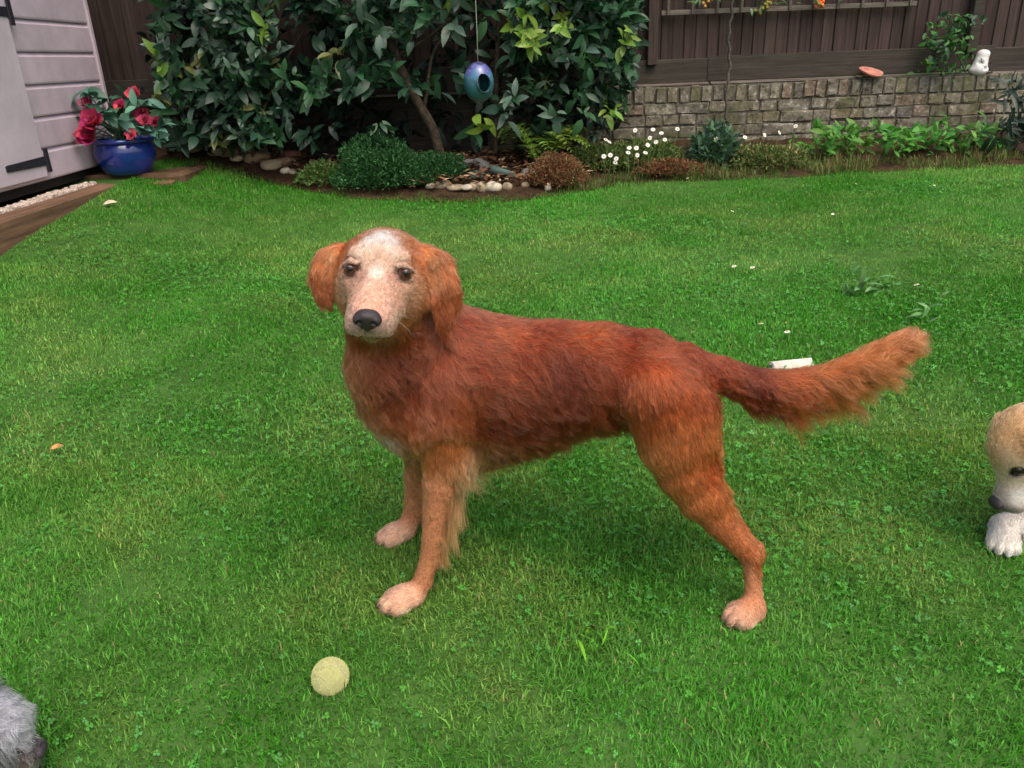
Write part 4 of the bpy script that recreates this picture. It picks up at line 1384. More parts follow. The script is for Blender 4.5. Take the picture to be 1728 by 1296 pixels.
def build_ornaments():
    # hanging ceramic egg with a round opening
    c = at(808, 139, 4.5); k = pxs(c)
    e = empty("hanging_feeder", c); tag(e, "egg-shaped blue and teal glazed feeder with a round hole hanging before the shrub", "feeder")
    rx, rz = 25.5 * k, 33 * k
    B = Body((-.12, -.12, -.15), (.12, .12, .15), .0028)
    B.ell((0, 0, 0), (rx, rx, rz), .004)
    hd = np.array([.36, -.93, -.02]); hd /= np.linalg.norm(hd)
    B.ell(hd * rx * .92 + np.array([0, 0, -.004]), (.039, .039, .048), .006)
    B.ell((0, 0, 0), (rx - .009, rx - .009, rz - .009), .003, op='cut')
    B.cone(hd * rx * .4, hd * rx * 1.6, .035, .035, .003, (0, 0, 1), 1.25, op='cut')
    V, F = B.mesh()
    m, nt, b = mat_new("egg_glaze")
    b.inputs["Roughness"].default_value = .18; b.inputs["Coat Weight"].default_value = .5
    tc = nt.nodes.new("ShaderNodeTexCoord"); sx = nt.nodes.new("ShaderNodeSeparateXYZ"); nt.links.new(tc.outputs["Object"], sx.inputs[0])
    n = nt.nodes.new("ShaderNodeTexNoise"); n.inputs["Scale"].default_value = 34; n.inputs["Detail"].default_value = 5; nt.links.new(tc.outputs["Object"], n.inputs["Vector"])
    ma = nt.nodes.new("ShaderNodeMath"); ma.operation = 'MULTIPLY_ADD'; ma.inputs[1].default_value = .16; nt.links.new(n.outputs["Fac"], ma.inputs[0]); nt.links.new(sx.outputs["Z"], ma.inputs[2])
    mr = nt.nodes.new("ShaderNodeMapRange"); mr.inputs["From Min"].default_value = .02; mr.inputs["From Max"].default_value = .17; nt.links.new(ma.outputs[0], mr.inputs["Value"])
    rp = nt.nodes.new("ShaderNodeValToRGB")
    cols = [(0, lin(46, 92, 96)), (.45, lin(54, 104, 116)), (.65, lin(80, 128, 160)), (.78, lin(66, 84, 140)), (.9, lin(104, 104, 164)), (1, lin(66, 66, 104))]
    while len(rp.color_ramp.elements) < len(cols): rp.color_ramp.elements.new(.5)
    for el, (p_, c_) in zip(rp.color_ramp.elements, cols): el.position = p_; el.color = (*c_, 1)
    nt.links.new(mr.outputs[0], rp.inputs[0]); nt.links.new(rp.outputs[0], b.inputs["Base Color"])
    link("shell", mesh_np("shell", V, F, m), e)
    cord = simple("cord", lin(150, 150, 140), .8, .2)
    link("cord", mesh_np("cord", *tube_np([(0, 0, rz - .004), (.002, .05, .25), (0, .25, .95)], .0018, 5), cord), e)
    # terracotta dish on the wall
    p = at(1467, 124, WY + .01); p[2] = .842
    t = simple("terracotta", lin(196, 136, 118), .85, .2, col2=lin(160, 106, 92), nscale=30, bump=.3)
    d = empty("terracotta_dish", p); tag(d, "pinkish terracotta leaf-shaped dish tilted on the wall top", "dish")
    V, F = lathe_np([(.002, .006), (.045, .006), (.070, .016), (.078, .030), (.074, .031), (.064, .020), (.042, .012), (.002, .012)], 28)
    V[:, 0] *= 1.05 + .12 * np.sin(3 * np.arctan2(V[:, 1], V[:, 0])); V[:, 1] *= .8
    link("dish", mesh_np("dish", V, F, t), d, (0, -.01, .016), (.42, .18, .1))
    for i, (x, y) in enumerate(((-.075, -.02), (.06, .0), (-.02, -.03))):
        link("pebble", mesh_np("pebble", *stone_np(200 + i, .7), simple("pebble_dark", lin(92, 84, 74), .9, .1, noise=.3)), d, (x, y, .012), None, (.020, .018, .012))
    # cane leaning on the wall
    cane = simple("cane_dark", lin(60, 56, 46), .8, .2, noise=.3, nscale=40)
    a, b_ = at(1424, 216, 5.20), at(1462, 134, 5.42)
    a2 = a + (a - b_) * .35; a2[2] = max(a2[2], gz(a2[1]) - .01)
    mid = (a2 + b_) / 2
    o = link("garden_cane", mesh_np("garden_cane", *tube_np([a2 - a2, mid - a2 + [0, 0, .004], b_ + (b_ - a) * .04 - a2], [.0048, .0045, .004], 7), cane), loc=a2)
    tag(o, "thin dark cane leaning on the wall under the terracotta dish", "cane")
    # white ornament on the wall: hollow pale jug-like piece
    p = at(1650, 124, WY + .03); p[2] = .838
    B = Body((-.12, -.12, -.01), (.12, .12, .24), .004)
    B.cone((.0, 0, .045), (.012, 0, .125), .058, .046, .02); B.ell((.0, 0, .03), (.070, .055, .032), .02); B.ell((.02, 0, .15), (.042, .04, .025), .02)
    B.ell((-.018, -.055, .085), (.022, .03, .016), .012, op='cut'); B.ell((.022, -.06, .045), (.016, .03, .014), .010, op='cut'); B.ell((-.07, -.02, .16), (.03, .05, .04), .02, op='cut')
    V, F = B.mesh()
    w = simple("white_glaze", lin(226, 224, 220), .45, .4, noise=.08, nscale=14, bump=.2, bscale=30)
    tag(link("white_ornament", mesh_np("white_ornament", V * .85, F, w), loc=p), "white hollowed pottery ornament standing on the brick wall", "ornament")


build_ornaments()


def build_lawn_things():
    # worn tennis ball
    c = gr(560, 1158); R = .0318
    B_loc = c + np.array([0, 0, R - .009])
    bm = bmesh.new(); bmesh.ops.create_uvsphere(bm, u_segments=48, v_segments=32, radius=R)
    V = np.array([v.co[:] for v in bm.verts]); F = [[v.index for v in f.verts] for f in bm.faces]; bm.free()
    felt = simple("ball_felt", lin(214, 217, 150), .95, .1, col2=lin(192, 188, 126), nscale=55, bump=.7, bscale=700)
    felt.node_tree.nodes["Principled BSDF"].inputs["Sheen Weight"].default_value = .3
    ball = link("tennis_ball", mesh_np("tennis_ball", V, F, felt), loc=B_loc, rot=(.9, .4, .3))
    tag(ball, "worn pale yellow tennis ball lying on the grass", "ball")
    t = np.linspace(0, 2 * math.pi, 120)
    a_, b_ = .75, .25
    S = np.stack([a_ * np.cos(t) + b_ * np.cos(3 * t), a_ * np.sin(t) - b_ * np.sin(3 * t), 2 * math.sqrt(a_ * b_) * np.sin(2 * t)], 1) * (R * 1.0005)
    link("seam", mesh_np("seam", *tube_np(S, .0011, 5, False), simple("ball_seam", lin(176, 168, 140), .8, .2)), ball)
    r = np.random.default_rng(2)
    n = 9000
    d = r.normal(size=(n, 3)); d /= np.linalg.norm(d, axis=1, keepdims=True)
    tv = d + .9 * r.normal(size=(n, 3))
    X = np.stack([d * R, d * (R + .0005) + .0004 * tv, d * (R + .0008) + .0009 * tv], 1)
    cu = bpy.data.hair_curves.new("fuzz"); cu.add_curves([3] * n)
    cu.attributes["position"].data.foreach_set("vector", X.astype(np.float32).ravel())
    ra = cu.attributes.get("radius") or cu.attributes.new("radius", 'FLOAT', 'POINT'); ra.data.foreach_set("value", np.full(n * 3, .00016, np.float32))
    ca = cu.attributes.new("col", 'FLOAT_COLOR', 'CURVE'); c4 = np.ones((n, 4), np.float32); c4[:, :3] = lin(214, 215, 152) * np.exp(.16 * r.normal(size=n))[:, None]; ca.data.foreach_set("color", c4.ravel())
    cu.materials.append(attr_mat("ball_fuzz", .9, .1)); link("fuzz", cu, ball)
    # rolled white chew behind the tail
    a, b = gr(1300, 624), gr(1368, 616)
    d = b - a; Ln = np.linalg.norm(d)
    ch = empty("chew_roll", (a + b) / 2 + np.array([0, 0, .008]), math.atan2(d[1], d[0])); tag(ch, "white rolled rawhide chew lying on the grass behind the tail", "chew")
    wm = simple("rawhide", lin(228, 222, 208), .7, .25, col2=lin(196, 186, 164), nscale=30, bump=.4, bscale=50)
    th = np.linspace(0, 5.2 * math.pi, 90); rr = .008 + .0105 * th / th[-1]
    V, F = [], []
    for s in (-1, 1):
        V += [(s * (Ln / 2 + .003 * math.sin(t_ * 2)), q * math.cos(t_), q * math.sin(t_)) for t_, q in zip(th, rr)]
    n = len(th); F = [[i, i + 1, n + i + 1, n + i] for i in range(n - 1)]
    o = link("rolled_sheet", mesh_np("rolled_sheet", np.array(V), F, wm), ch); md = o.modifiers.new("thick", 'SOLIDIFY'); md.thickness = .0018
    # daisies in the lawn
    pet = simple("lawn_daisy_petal", lin(238, 238, 232), .6, .2); ye = simple("lawn_daisy_eye", lin(216, 178, 60), .8, .2)
    Vd, Fd = [(0, 0, 0)], []
    for i in range(20): Vd.append(((.011 if i % 2 else .0075) * math.cos(i * .31416), (.011 if i % 2 else .0075) * math.sin(i * .31416), .002))
    for i in range(20): Fd.append([0, 1 + i, 1 + (i + 1) % 20])
    pm = mesh_np("petals", np.array(Vd), Fd, pet, False); ym = mesh_np("flower_eye", *lathe_np([(.0001, .0035), (.0026, .003), (.0035, .0005)], 8), ye)
    sm = mesh_np("stem", *tube_np([(0, 0, -.045), (0, 0, 0)], .001, 5), simple("daisy_stem", lin(90, 130, 60), .7, .2))
    for (u, v) in ((1443, 320), (1598, 324), (1575, 323), (1235, 367), (1238, 462), (1269, 464), (1325, 560), (1327, 575), (1283, 561), (1670, 513), (1545, 494), (885, 523), (1160, 310), (1404, 372), (430, 308)):
        p = gr(u, v); s = .75 if v < 400 else 1.0
        e = empty("daisy", p + np.array([0, 0, .030])); tag(e, "small white daisy flowering in the lawn", "daisy", "daisies dotted over the lawn")
        e.rotation_euler = (r.uniform(.1, .5), r.uniform(-.3, .3), r.uniform(0, 6)); e.scale = (s,) * 3
        link("petals", pm, e); link("flower_eye", ym, e, (0, 0, .002)); link("stem", sm, e)
    # fallen leaves and petals on the lawn
    lm = simple("dry_leaf", lin(206, 158, 96), .7, .2, col2=lin(150, 100, 60), nscale=60)
    lp = simple("dry_leaf_pale", lin(214, 200, 170), .7, .2, noise=.2, nscale=60)
    for (u, v, s, m, lab) in ((98, 770, .034, lm, "curled orange-brown dead leaf on the open lawn"), (186, 353, .07, lp, "pale dry leaf lying by the sleeper end")):
        p = gr(u, v) if u < 120 else at(186, 353, 4.0)
        V, F = leaf_np(.55, -.25, .35, 4); V = V * s
        o = link("fallen_leaf", mesh_np("fallen_leaf", V, F, m), None, p + np.array([-s / 2, 0, .022 if u < 120 else .02]), (.3, .1, .4)); o.modifiers.new("thick", 'SOLIDIFY').thickness = .0008
        tag(o, lab, "leaf")
    # broad rosettes of weed in the turf
    wm = {'a': leaf_material("plantain", lin(108, 150, 96), .55, .3, .2), 'b': leaf_material("plantain_d", lin(90, 138, 76), .55, .3, .2)}
    for (u, v, n, s, lab) in ((1450, 500, 9, .06, "pale jagged weed rosette in the lawn above the tail tip"), (1490, 497, 7, .05, "spreading weed rosette beside the pale jagged one"), (1560, 545, 6, .045, "flat weed rosette right of the tail tip")):
        p = gr(u, v) + np.array([0, 0, .018]); tips = [(p + np.array([.03 * k_, 0, 0]), np.array([0, -.1, 1.]), 'ab'[k_ % 2]) for k_ in range(-1, 2)]
        s_ = shrub("weed_rosette", lab, tips, wm, [], p, s, (n - 1, n + 1), keep=30, leafw=(.22, .3)); s_["category"] = "weed"
    bp = gr(985, 1095) + np.array([0, 0, .012])
    gl = {'a': leaf_material("lime_blade", lin(120, 190, 50), .5, .3, .3)}
    s_ = shrub("grass_tuft", "bright lime-green grass tuft in the foreground lawn", [(bp + np.array([x * .008, 0, .0]), np.array([.6 + x * .15, -.35, .55]), 'a') for x in range(-2, 3)], gl, [], bp, .05, (3, 5), keep=30, leafw=(.10, .14)); s_["category"] = "grass tuft"


build_lawn_things()
# ================================================================== THE RED RETRIEVER
def J(px, py, Y, rp):
    p = at(px, py, Y)
    return (p, rp * pxs(p))


def head_frame(eL, eR, nose_px, YN_guess, d_local=(0, 0.113, -0.044)):
    """head axes from both eye points and the nose direction"""
    E = (eL + eR) / 2
    L = np.linalg.norm(d_local)
    best = min(np.linspace(YN_guess - 0.08, YN_guess + 0.06, 141), key=lambda Y: abs(np.linalg.norm(at(*nose_px, Y) - E) - L))
    w = at(*nose_px, best) - E; w /= np.linalg.norm(w)
    x = eR - eL; x -= w * (x @ w); x /= np.linalg.norm(x)
    a = math.atan2(d_local[2], d_local[1])
    q = np.cross(w, x)
    f = math.cos(a) * w - math.sin(a) * q; u = math.sin(a) * w + math.cos(a) * q
    return E, np.stack([x, f, u], 1)


def build_dog():
    YS, YR = 1.43, 1.34                 # spine at shoulder / at rump
    yA = np.array([0, 1.0, 0])
    B = Body((-0.50, 0.98, -0.02), (0.86, 1.72, 0.90), 0.003)
    # ---- trunk (flattened from side to side)
    B.chain([J(706, 655, YS - .01, 84), J(770, 648, YS, 104), J(850, 640, YS - .01, 104), J(930, 634, YS - .03, 94),
             J(1010, 630, YS - .05, 86), J(1080, 628, YR + .01, 72), J(1122, 634, YR, 58)], 0.05, yA, 0.80)
    B.chain([J(800, 700, YS, 66), J(880, 690, YS - .02, 52)], 0.05, yA, 0.8)       # brisket
    B.cone(*[j[0] for j in (J(680, 650, YS - .02, 1), J(696, 705, YS - .02, 1))], 0.062, 0.060, 0.05, yA, 0.95)  # breast
    # ---- neck
    B.chain([J(770, 612, YS - .01, 86), J(715, 570, YS - .03, 78), J(668, 520, YS - .06, 62)], 0.05)
    B.chain([J(652, 600, YS - .05, 46), J(668, 650, YS - .04, 48)], 0.05)
    B.chain([J(644, 540, YS - .06, 46), J(644, 600, YS - .06, 42)], 0.05)
    # ---- near foreleg
    pf = gr(682, 1022)
    yf = pf[1] + 0.015
    B.chain([J(752, 640, YS - .075, 52), J(740, 700, YS - .085, 50), J(752, 760, yf + .02, 42), J(742, 815, yf + .01, 28),
             J(734, 860, yf + .005, 20.5), J(729, 905, yf, 16), J(724, 945, yf, 15), J(714, 980, yf - .005, 15.5),
             J(700, 1003, yf - .015, 15.5)], 0.025)
    # ---- far foreleg
    pg = gr(668, 912)
    yg = pg[1] + 0.01
    B.chain([J(735, 690, YS + .07, 46), J(722, 750, yg - .03, 38), J(708, 800, yg - .01, 25), J(702, 840, yg, 18.5),
             J(696, 868, yg, 15.5), J(688, 888, yg - .01, 15)], 0.022)
    # ---- near hind leg
    ph = gr(1262, 1050)
    yh = ph[1] + 0.012
    B.chain([J(1118, 668, YR - .055, 64), J(1140, 740, yh + .035, 64), J(1158, 790, yh + .03, 51), J(1184, 838, yh + .025, 40),
             J(1214, 880, yh + .02, 26), J(1247, 918, yh + .02, 18.5), J(1267, 938, yh + .025, 16), J(1270, 965, yh + .022, 13.5),
             J(1272, 1000, yh + .012, 13.5), J(1272, 1024, yh + .002, 14.5)], 0.026, yA, 0.88)
    B.ell(J(1162, 700, YR - .04, 1)[0], (0.040, 0.05, 0.07), 0.04)                  # buttock
    # ---- far hind leg (stands just behind the near one)
    ff = np.array([at(1270, 945, ph[1] + .17)[0], ph[1] + 0.17, gz(ph[1] + 0.17)])
    hip = at(1120, 668, YR + .06)
    kn = at(1150, 775, YR + .07)
    hk = at(1228, 868, ph[1] + .175)
    B.chain([(hip, 0.068), (kn, 0.058), ((kn + hk) / 2, 0.032), (hk, 0.018), (hk * .5 + ff * .5 + np.array([0, 0, .015]), 0.0165),
             (ff + np.array([0, 0, .03]), 0.018)], 0.026, yA, 0.88)
    # ---- paws: four toes each
    claws = []

    def paw(c, d, sc=1.0, k=0.006):
        """c: ground point under the wrist, d: direction the paw points"""
        d = np.array([d[0], d[1], 0]) / math.hypot(d[0], d[1]); e = np.array([-d[1], d[0], 0]); z = np.array([0, 0, 1.0])
        Rm = np.stack([d, e, z], 1)
        B.ell(c + d * .012 * sc + z * .024 * sc, (.036 * sc, .027 * sc, .023 * sc), 0.018, Rm)
        for o, f in ((-.0225, .026), (-.0085, .040), (.0085, .040), (.0225, .026)):
            B.ell(c + (d * f + e * o) * sc + z * .017 * sc, (.021 * sc, .0088 * sc, .0165 * sc), k, Rm)
            claws.append((c + (d * (f + .019) + e * o) * sc + z * .013 * sc, d))
    paw(np.array([at(694, 1010, yf)[0], yf - .012, gz(yf) - .002]), (-1, -.42), 1.02)
    paw(np.array([at(682, 903, yg)[0], yg - .008, gz(yg) - .002]), (-1, -.25), 0.98)
    paw(np.array([at(1268, 1040, yh)[0], yh - .002, gz(yh) - .002]), (-1, -.32), 0.95)
    paw(ff + np.array([0, .02, .004]), (-.25, -1), 0.88)
    # ---- tail
    tail = [J(1150, 615, YR + .005, 30), J(1205, 628, YR, 27), J(1260, 645, YR - .005, 25), J(1320, 652, YR - .01, 24), J(1390, 642, YR - .015, 22),
            J(1460, 614, YR - .02, 22), J(1518, 582, YR - .02, 18)]
    B.chain(tail, 0.02)
    # ---- head
    eL, eR = at(593, 450, 1.262), at(683, 462, 1.256)
    E, H = head_frame(eL, eR, (620, 541), 1.15)
    O = E - H @ np.array([0, .072, .012])
    hw = lambda x, y, z: O + H @ np.array([x, y, z])
    ell = lambda c, r, k=0.02, op='add': B.ell(hw(*c), r, k, H, op)
    ell((0, -.012, .002), (.065, .080, .051), 0.03)                   # skull
    ell((0, .035, .014), (.050, .046, .036), 0.03)                    # forehead
    for s in (-1, 1):
        ell((s * .026, .056, .034), (.020, .014, .010), 0.020)        # brow
        ell((s * .046, .020, -.036), (.030, .052, .042), 0.03)        # cheek
        ell((s * .040, .062, -.014), (.017, .022, .016), 0.016)       # under the eye
        B.cone(hw(s * .013, .070, -.028), hw(s * .0152, .160, -.042), .030, .0198, 0.020)   # muzzle side
        B.cone(hw(s * .020, .090, -.048), hw(s * .0180, .157, -.054), .022, .0168, 0.016)   # flews
    B.cone(hw(0, .055, -.008), hw(0, .172, -.030), .028, .0185, 0.02)                      # bridge
    B.cone(hw(0, .030, -.066), hw(0, .130, -.072), .034, .0150, 0.010)                     # lower jaw
    B.cone(hw(0, -.03, -.05), hw(0, .03, -.07), .055, .045, 0.04)                          # throat
    # mouth line
    for s in (-1, 1):
        B.cone(hw(s * .046, .070, -.077), hw(s * .034, .150, -.0725), .0050, .0042, 0.006, op='cut')
        B.cone(hw(s * .034, .150, -.0725), hw(0, .182, -.0665), .0042, .0036, 0.005, op='cut')
    B.cone(hw(0, .186, -.045), hw(0, .184, -.066), .0028, .0026, 0.005, op='cut')          # lip split
    # eye sockets and lids
    EY = [hw(-.0445, .0718, .0115), hw(.0445, .0718, .0115)]
    for i, s in enumerate((-1, 1)):
        c = EY[i]
        B.ell(hw(s * .0375, .088, .0190), (.011, .013, .0100), 0.010, H, 'cut')
        B.ell(c + H @ np.array([s * .001, .007, 0]), (.0150, .0130, .0122), 0.010, H, 'cut')
        B.cone(hw(s * .0325, .0800, .0235), hw(s * .0430, .0790, .0262), .0030, .0034, 0.006)   # upper lid
        B.cone(hw(s * .0430, .0790, .0262), hw(s * .0580, .0680, .0120), .0034, .0034, 0.006)
        B.cone(hw(s * .0340, .0795, .0065), hw(s * .0545, .0715, .0005), .0042, .0040, 0.006)  # lower lid
    # ---- ears
    earR = [J(712, 430, 1.335, 18), J(740, 452, 1.318, 27), J(752, 500, 1.305, 28), J(752, 540, 1.300, 18)]
    earL = [J(578, 424, 1.345, 15), J(552, 440, 1.335, 21), J(543, 470, 1.325, 22), J(546, 502, 1.318, 16)]
    B.chain(earR, 0.012, (0.42, -0.9, -.05), 0.24)
    B.chain(earL, 0.012, (-0.30, -0.95, -.05), 0.24)
    V, F = B.mesh()

    # ---- coat
    K = Coat()
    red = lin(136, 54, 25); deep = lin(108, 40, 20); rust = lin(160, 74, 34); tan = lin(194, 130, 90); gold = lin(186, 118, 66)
    pale = lin(236, 205, 178); cream = lin(245, 228, 212); pink = lin(226, 172, 142); paws = lin(226, 178, 146); warm = lin(184, 104, 56)
    def k(px, py, Y, dx, dy, ln, lift, col, wave=0.12, gather=0.5, dY=0.0):
        p = at(px, py, Y); q = at(px + dx, py + dy, Y)
        d = q - p; d = d / max(np.linalg.norm(d), 1e-9) + np.array([0, dY, 0])
        K.add(p, d, ln, lift, col, wave, gather)
    yb = YS - .10
    for dyy in (0.0, 0.2):
        y = lambda v: v + dyy * 1.0
        # back and flank: hair runs to the tail, turning down on the ribs
        for x_, yy_, c_ in ((790, 540, red), (850, 542, rust), (920, 548, red), (990, 556, rust), (1060, 566, red), (1120, 585, rust), (1160, 610, red)):
            k(x_, yy_, y(yb + .03), 1, 0.15, .032, .12, c_, .11, .55)
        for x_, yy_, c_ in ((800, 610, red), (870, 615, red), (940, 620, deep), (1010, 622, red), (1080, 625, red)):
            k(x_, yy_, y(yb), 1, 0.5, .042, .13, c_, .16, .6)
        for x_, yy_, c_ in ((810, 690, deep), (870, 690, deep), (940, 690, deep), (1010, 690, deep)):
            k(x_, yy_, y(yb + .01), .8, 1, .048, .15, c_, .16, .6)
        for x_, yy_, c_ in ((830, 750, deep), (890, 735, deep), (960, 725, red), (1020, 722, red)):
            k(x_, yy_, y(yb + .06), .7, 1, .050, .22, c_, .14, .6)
        # shoulder, upper arm
        for x_, yy_, c_ in ((740, 600, red), (700, 640, red), (760, 660, rust), (690, 700, rust)):
            k(x_, yy_, y(yb), .3, 1, .044, .14, c_, .17, .6)
        for x_, yy_ in ((735, 720), (760, 745), (725, 770)):
            k(x_, yy_, y(yf), .05, 1, .014, .12, warm, .04, .35)
        # haunch, thigh
        for x_, yy_, c_ in ((1120, 660, rust), (1170, 670, rust), (1090, 700, rust), (1140, 730, lin(190, 110, 60)), (1195, 730, warm)):
            k(x_, yy_, y(yh + .0), .35, 1, .020, .13, c_, .06, .45)
        for x_, yy_, c_ in ((1110, 770, lin(194, 116, 66)), (1160, 790, warm), (1205, 790, rust), (1170, 840, lin(192, 114, 66)), (1215, 845, warm)):
            k(x_, yy_, y(yh), .4, 1, .017, .14, c_, .05, .45)
        for x_, yy_ in ((1195, 880), (1235, 905), (1262, 930)):
            k(x_, yy_, y(yh), .6, 1, .008, .18, lin(182, 106, 62), .03, .3)
        for x_, yy_ in ((1268, 970), (1272, 1000)):
            k(x_, yy_, y(yh), .12, 1, .006, .2, tan, .02, .25)
        k(1283, 960, y(yh), .3, 1, .012, .3, lin(170, 92, 46), .05, .4)
        k(1250, 1042, y(yh), -1, .5, .010, .25, paws, 0, .2)
        # rear fringe of the thigh
        k(1222, 760, y(yh + .03), .8, .7, .034, .5, lin(184, 104, 50), .15, .6)
        k(1230, 830, y(yh + .03), .7, .8, .028, .5, lin(184, 104, 50), .12, .6)
    # forelegs
    for x_, yy_, Y_ in ((738, 830, yf), (730, 880, yf), (726, 930, yf), (716, 975, yf), (700, 830, yg), (696, 865, yg)):
        k(x_, yy_, Y_ - .02, -.05, 1, .007, .15, tan, .02, .3); k(x_ - 14, yy_, Y_, -.05, 1, .007, .15, tan, .02, .3); k(x_ + 8, yy_, Y_ - .015, -.05, 1, .007, .15, tan, .02, .3)
    for x_, yy_, Y_ in ((766, 800, yf), (758, 840, yf), (748, 885, yf)):                  # feathering behind the near leg
        k(x_, yy_, Y_ + .035, .30, 1, .085, .30, lin(214, 164, 114), .06, .55)
    k(744, 915, yf + .03, .35, 1, .055, .35, lin(214, 164, 114), .08, .7)
    for x_, yy_, Y_ in ((728, 800, yg), (716, 840, yg)):
        k(x_, yy_, Y_ + .03, .45, 1, .085, .35, lin(226, 196, 160), .10, .7)
    for x_, yy_, Y_ in ((690, 1000, yf), (668, 1015, yf), (650, 1022, yf), (675, 900, yg), (655, 905, yg)):
        k(x_, yy_, Y_ - .02, -1, .45, .009, .22, paws, 0, .2)
    # elbow and brisket fringe
    k(795, 790, YS - .09, .5, 1, .050, .3, lin(214, 170, 130), .15, .6)
    k(820, 770, YS, .4, 1, .05, .35, rust, .2, .6)
    # breast and throat
    for x_, yy_, c_ in ((600, 600, warm), (612, 650, rust), (640, 600, red), (655, 650, deep), (632, 700, rust), (665, 735, rust), (680, 600, deep)):
        k(x_, yy_, YS - .14, .12, 1, .046, .28, c_, .22, .65)
    k(648, 752, YS - .1, 0, 1, .022, .3, lin(226, 208, 194), .1, .6); k(625, 728, YS - .12, .1, 1, .036, .3, rust, .15, .6); k(680, 765, YS - .1, 0, 1, .03, .25, warm, .1, .5); k(655, 715, YS - .13, 0, 1, .04, .25, rust, .15, .6)
    for x_, yy_ in ((700, 560), (740, 560), (775, 560)):
        k(x_, yy_, YS - .13, .7, 1, .038, .25, red, .25, .6)
    # tail: lies along the tail, long fringe below
    for i, (p, r_) in enumerate(tail):
        q = tail[min(i + 1, len(tail) - 1)][0] - tail[max(i - 1, 0)][0]
        q /= np.linalg.norm(q)
        c_ = [red, red, deep, rust, lin(182, 98, 46), lin(190, 108, 54), lin(196, 116, 66)][i]
        ln_ = [.026, .028, .036, .046, .050, .050, .042][i]
        K.add(p + np.array([0, 0, r_]), q, ln_, .16, c_, .12, .5)
        K.add(p - np.array([0, 0, r_]), q + np.array([0, 0, [-.1, -.2, -1.0, -1.2, -.8, -.45, -.2][i]]), [.028, .036, .070, .085, .085, .075, .05][i], .20, c_ * 1.05, .14, .66)
        K.add(p - np.array([0, r_, 0]), q + np.array([0, 0, [0, -.1, -.4, -.45, -.35, -.2, 0][i]]), ln_ * 1.15, .16, c_, .14, .6)
    # head
    def kh(x, y, z, dx, dy, dz, ln, lift, col, wave=0.0, gather=0.3, both=True):
        for s in ((-1, 1) if both and x else (1,)):
            K.add(hw(s * x, y, z), H @ np.array([s * dx, dy, dz]), ln, lift, col, wave, gather)
    kh(0, .200, -.02, 0, -.3, 1, .002, .1, pink); kh(0, .165, -.018, 0, -1, .1, .004, .15, pink)
    kh(0, .120, -.008, 0, -1, .2, .005, .15, pink); kh(0, .085, .006, 0, -.8, .5, .006, .15, cream)
    kh(0, .066, .036, 0, -.6, .8, .008, .18, lin(232, 190, 160)); kh(0, .040, .058, 0, -1, .3, .011, .2, lin(252, 240, 226))
    kh(.018, .050, .055, .2, -1, .3, .011, .2, cream)
    kh(0, .012, .066, 0, -1, -.1, .012, .2, lin(250, 232, 214)); kh(0, -.02, .066, 0, -1, -.2, .014, .2, lin(206, 150, 108)); kh(0, -.05, .06, 0, -1, -.4, .020, .2, rust)
    kh(.028, .012, .064, .4, -1, 0, .012, .2, lin(208, 146, 100)); kh(.040, .046, .046, .5, -1, .1, .010, .18, lin(198, 128, 80)); kh(.046, .018, .048, .6, -1, -.1, .012, .2, lin(190, 110, 58))
    kh(.030, .072, .036, .3, -.5, .8, .006, .2, lin(230, 200, 178)); kh(.044, .080, .026, .3, -.2, .9, .0025, .1, lin(196, 160, 138)); kh(.046, .072, .036, .4, -.4, .9, .005, .15, lin(220, 178, 148)); kh(.044, .080, .000, .3, -.5, -.8, .0030, .1, lin(150, 118, 100)); kh(.032, .084, .008, -.3, .1, .1, .0025, .1, lin(168, 130, 112)); kh(.028, .080, .024, .1, -.3, .9, .004, .12, lin(228, 192, 168)); kh(.058, .062, .016, .8, -.6, .1, .005, .15, lin(200, 140, 100)); kh(.050, .052, .026, .8, -.8, 0, .008, .2, lin(188, 106, 58))
    kh(.060, .030, .010, .4, -1, -.4, .010, .2, lin(188, 108, 56)); kh(.066, .0, .02, .2, -.8, -.6, .012, .2, rust)
    kh(.024, .088, .006, .6, -.6, -.5, .004, .15, lin(206, 160, 138)); kh(.045, .078, -.010, .5, -1, -.3, .005, .15, lin(206, 160, 130))
    kh(.052, .052, -.022, .5, -1, -.4, .008, .2, lin(206, 152, 110)); kh(.060, .030, -.045, .4, -1, -.7, .014, .25, lin(196, 122, 76))
    kh(.034, .110, -.030, .4, -1, -.3, .005, .15, pink); kh(.038, .145, -.048, .4, -.8, -.6, .006, .2, lin(230, 190, 166))
    kh(.036, .110, -.062, .3, -1, -.7, .008, .2, pale); kh(.020, .175, -.050, .3, -.3, -.8, .004, .15, lin(196, 160, 146))
    kh(.014, .150, -.092, .1, -.8, -.6, .008, .25, lin(170, 128, 98)); kh(0, .10, -.105, 0, -.9, -.5, .014, .3, lin(196, 130, 86))
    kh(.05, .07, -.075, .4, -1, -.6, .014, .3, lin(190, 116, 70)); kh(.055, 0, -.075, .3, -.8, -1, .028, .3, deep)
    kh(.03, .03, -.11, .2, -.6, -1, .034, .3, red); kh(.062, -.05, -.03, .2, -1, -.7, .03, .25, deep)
    # ears: wavy, longer at the top
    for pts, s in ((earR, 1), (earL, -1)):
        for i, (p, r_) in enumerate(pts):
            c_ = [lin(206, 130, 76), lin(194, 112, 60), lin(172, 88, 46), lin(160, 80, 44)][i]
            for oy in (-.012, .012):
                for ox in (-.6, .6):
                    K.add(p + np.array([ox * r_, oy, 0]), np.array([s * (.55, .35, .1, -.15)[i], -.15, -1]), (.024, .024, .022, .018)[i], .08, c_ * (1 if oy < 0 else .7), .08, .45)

    # bare skin: eyes, nose pad, mouth line
    nose_c = hw(0, .189, -.027)
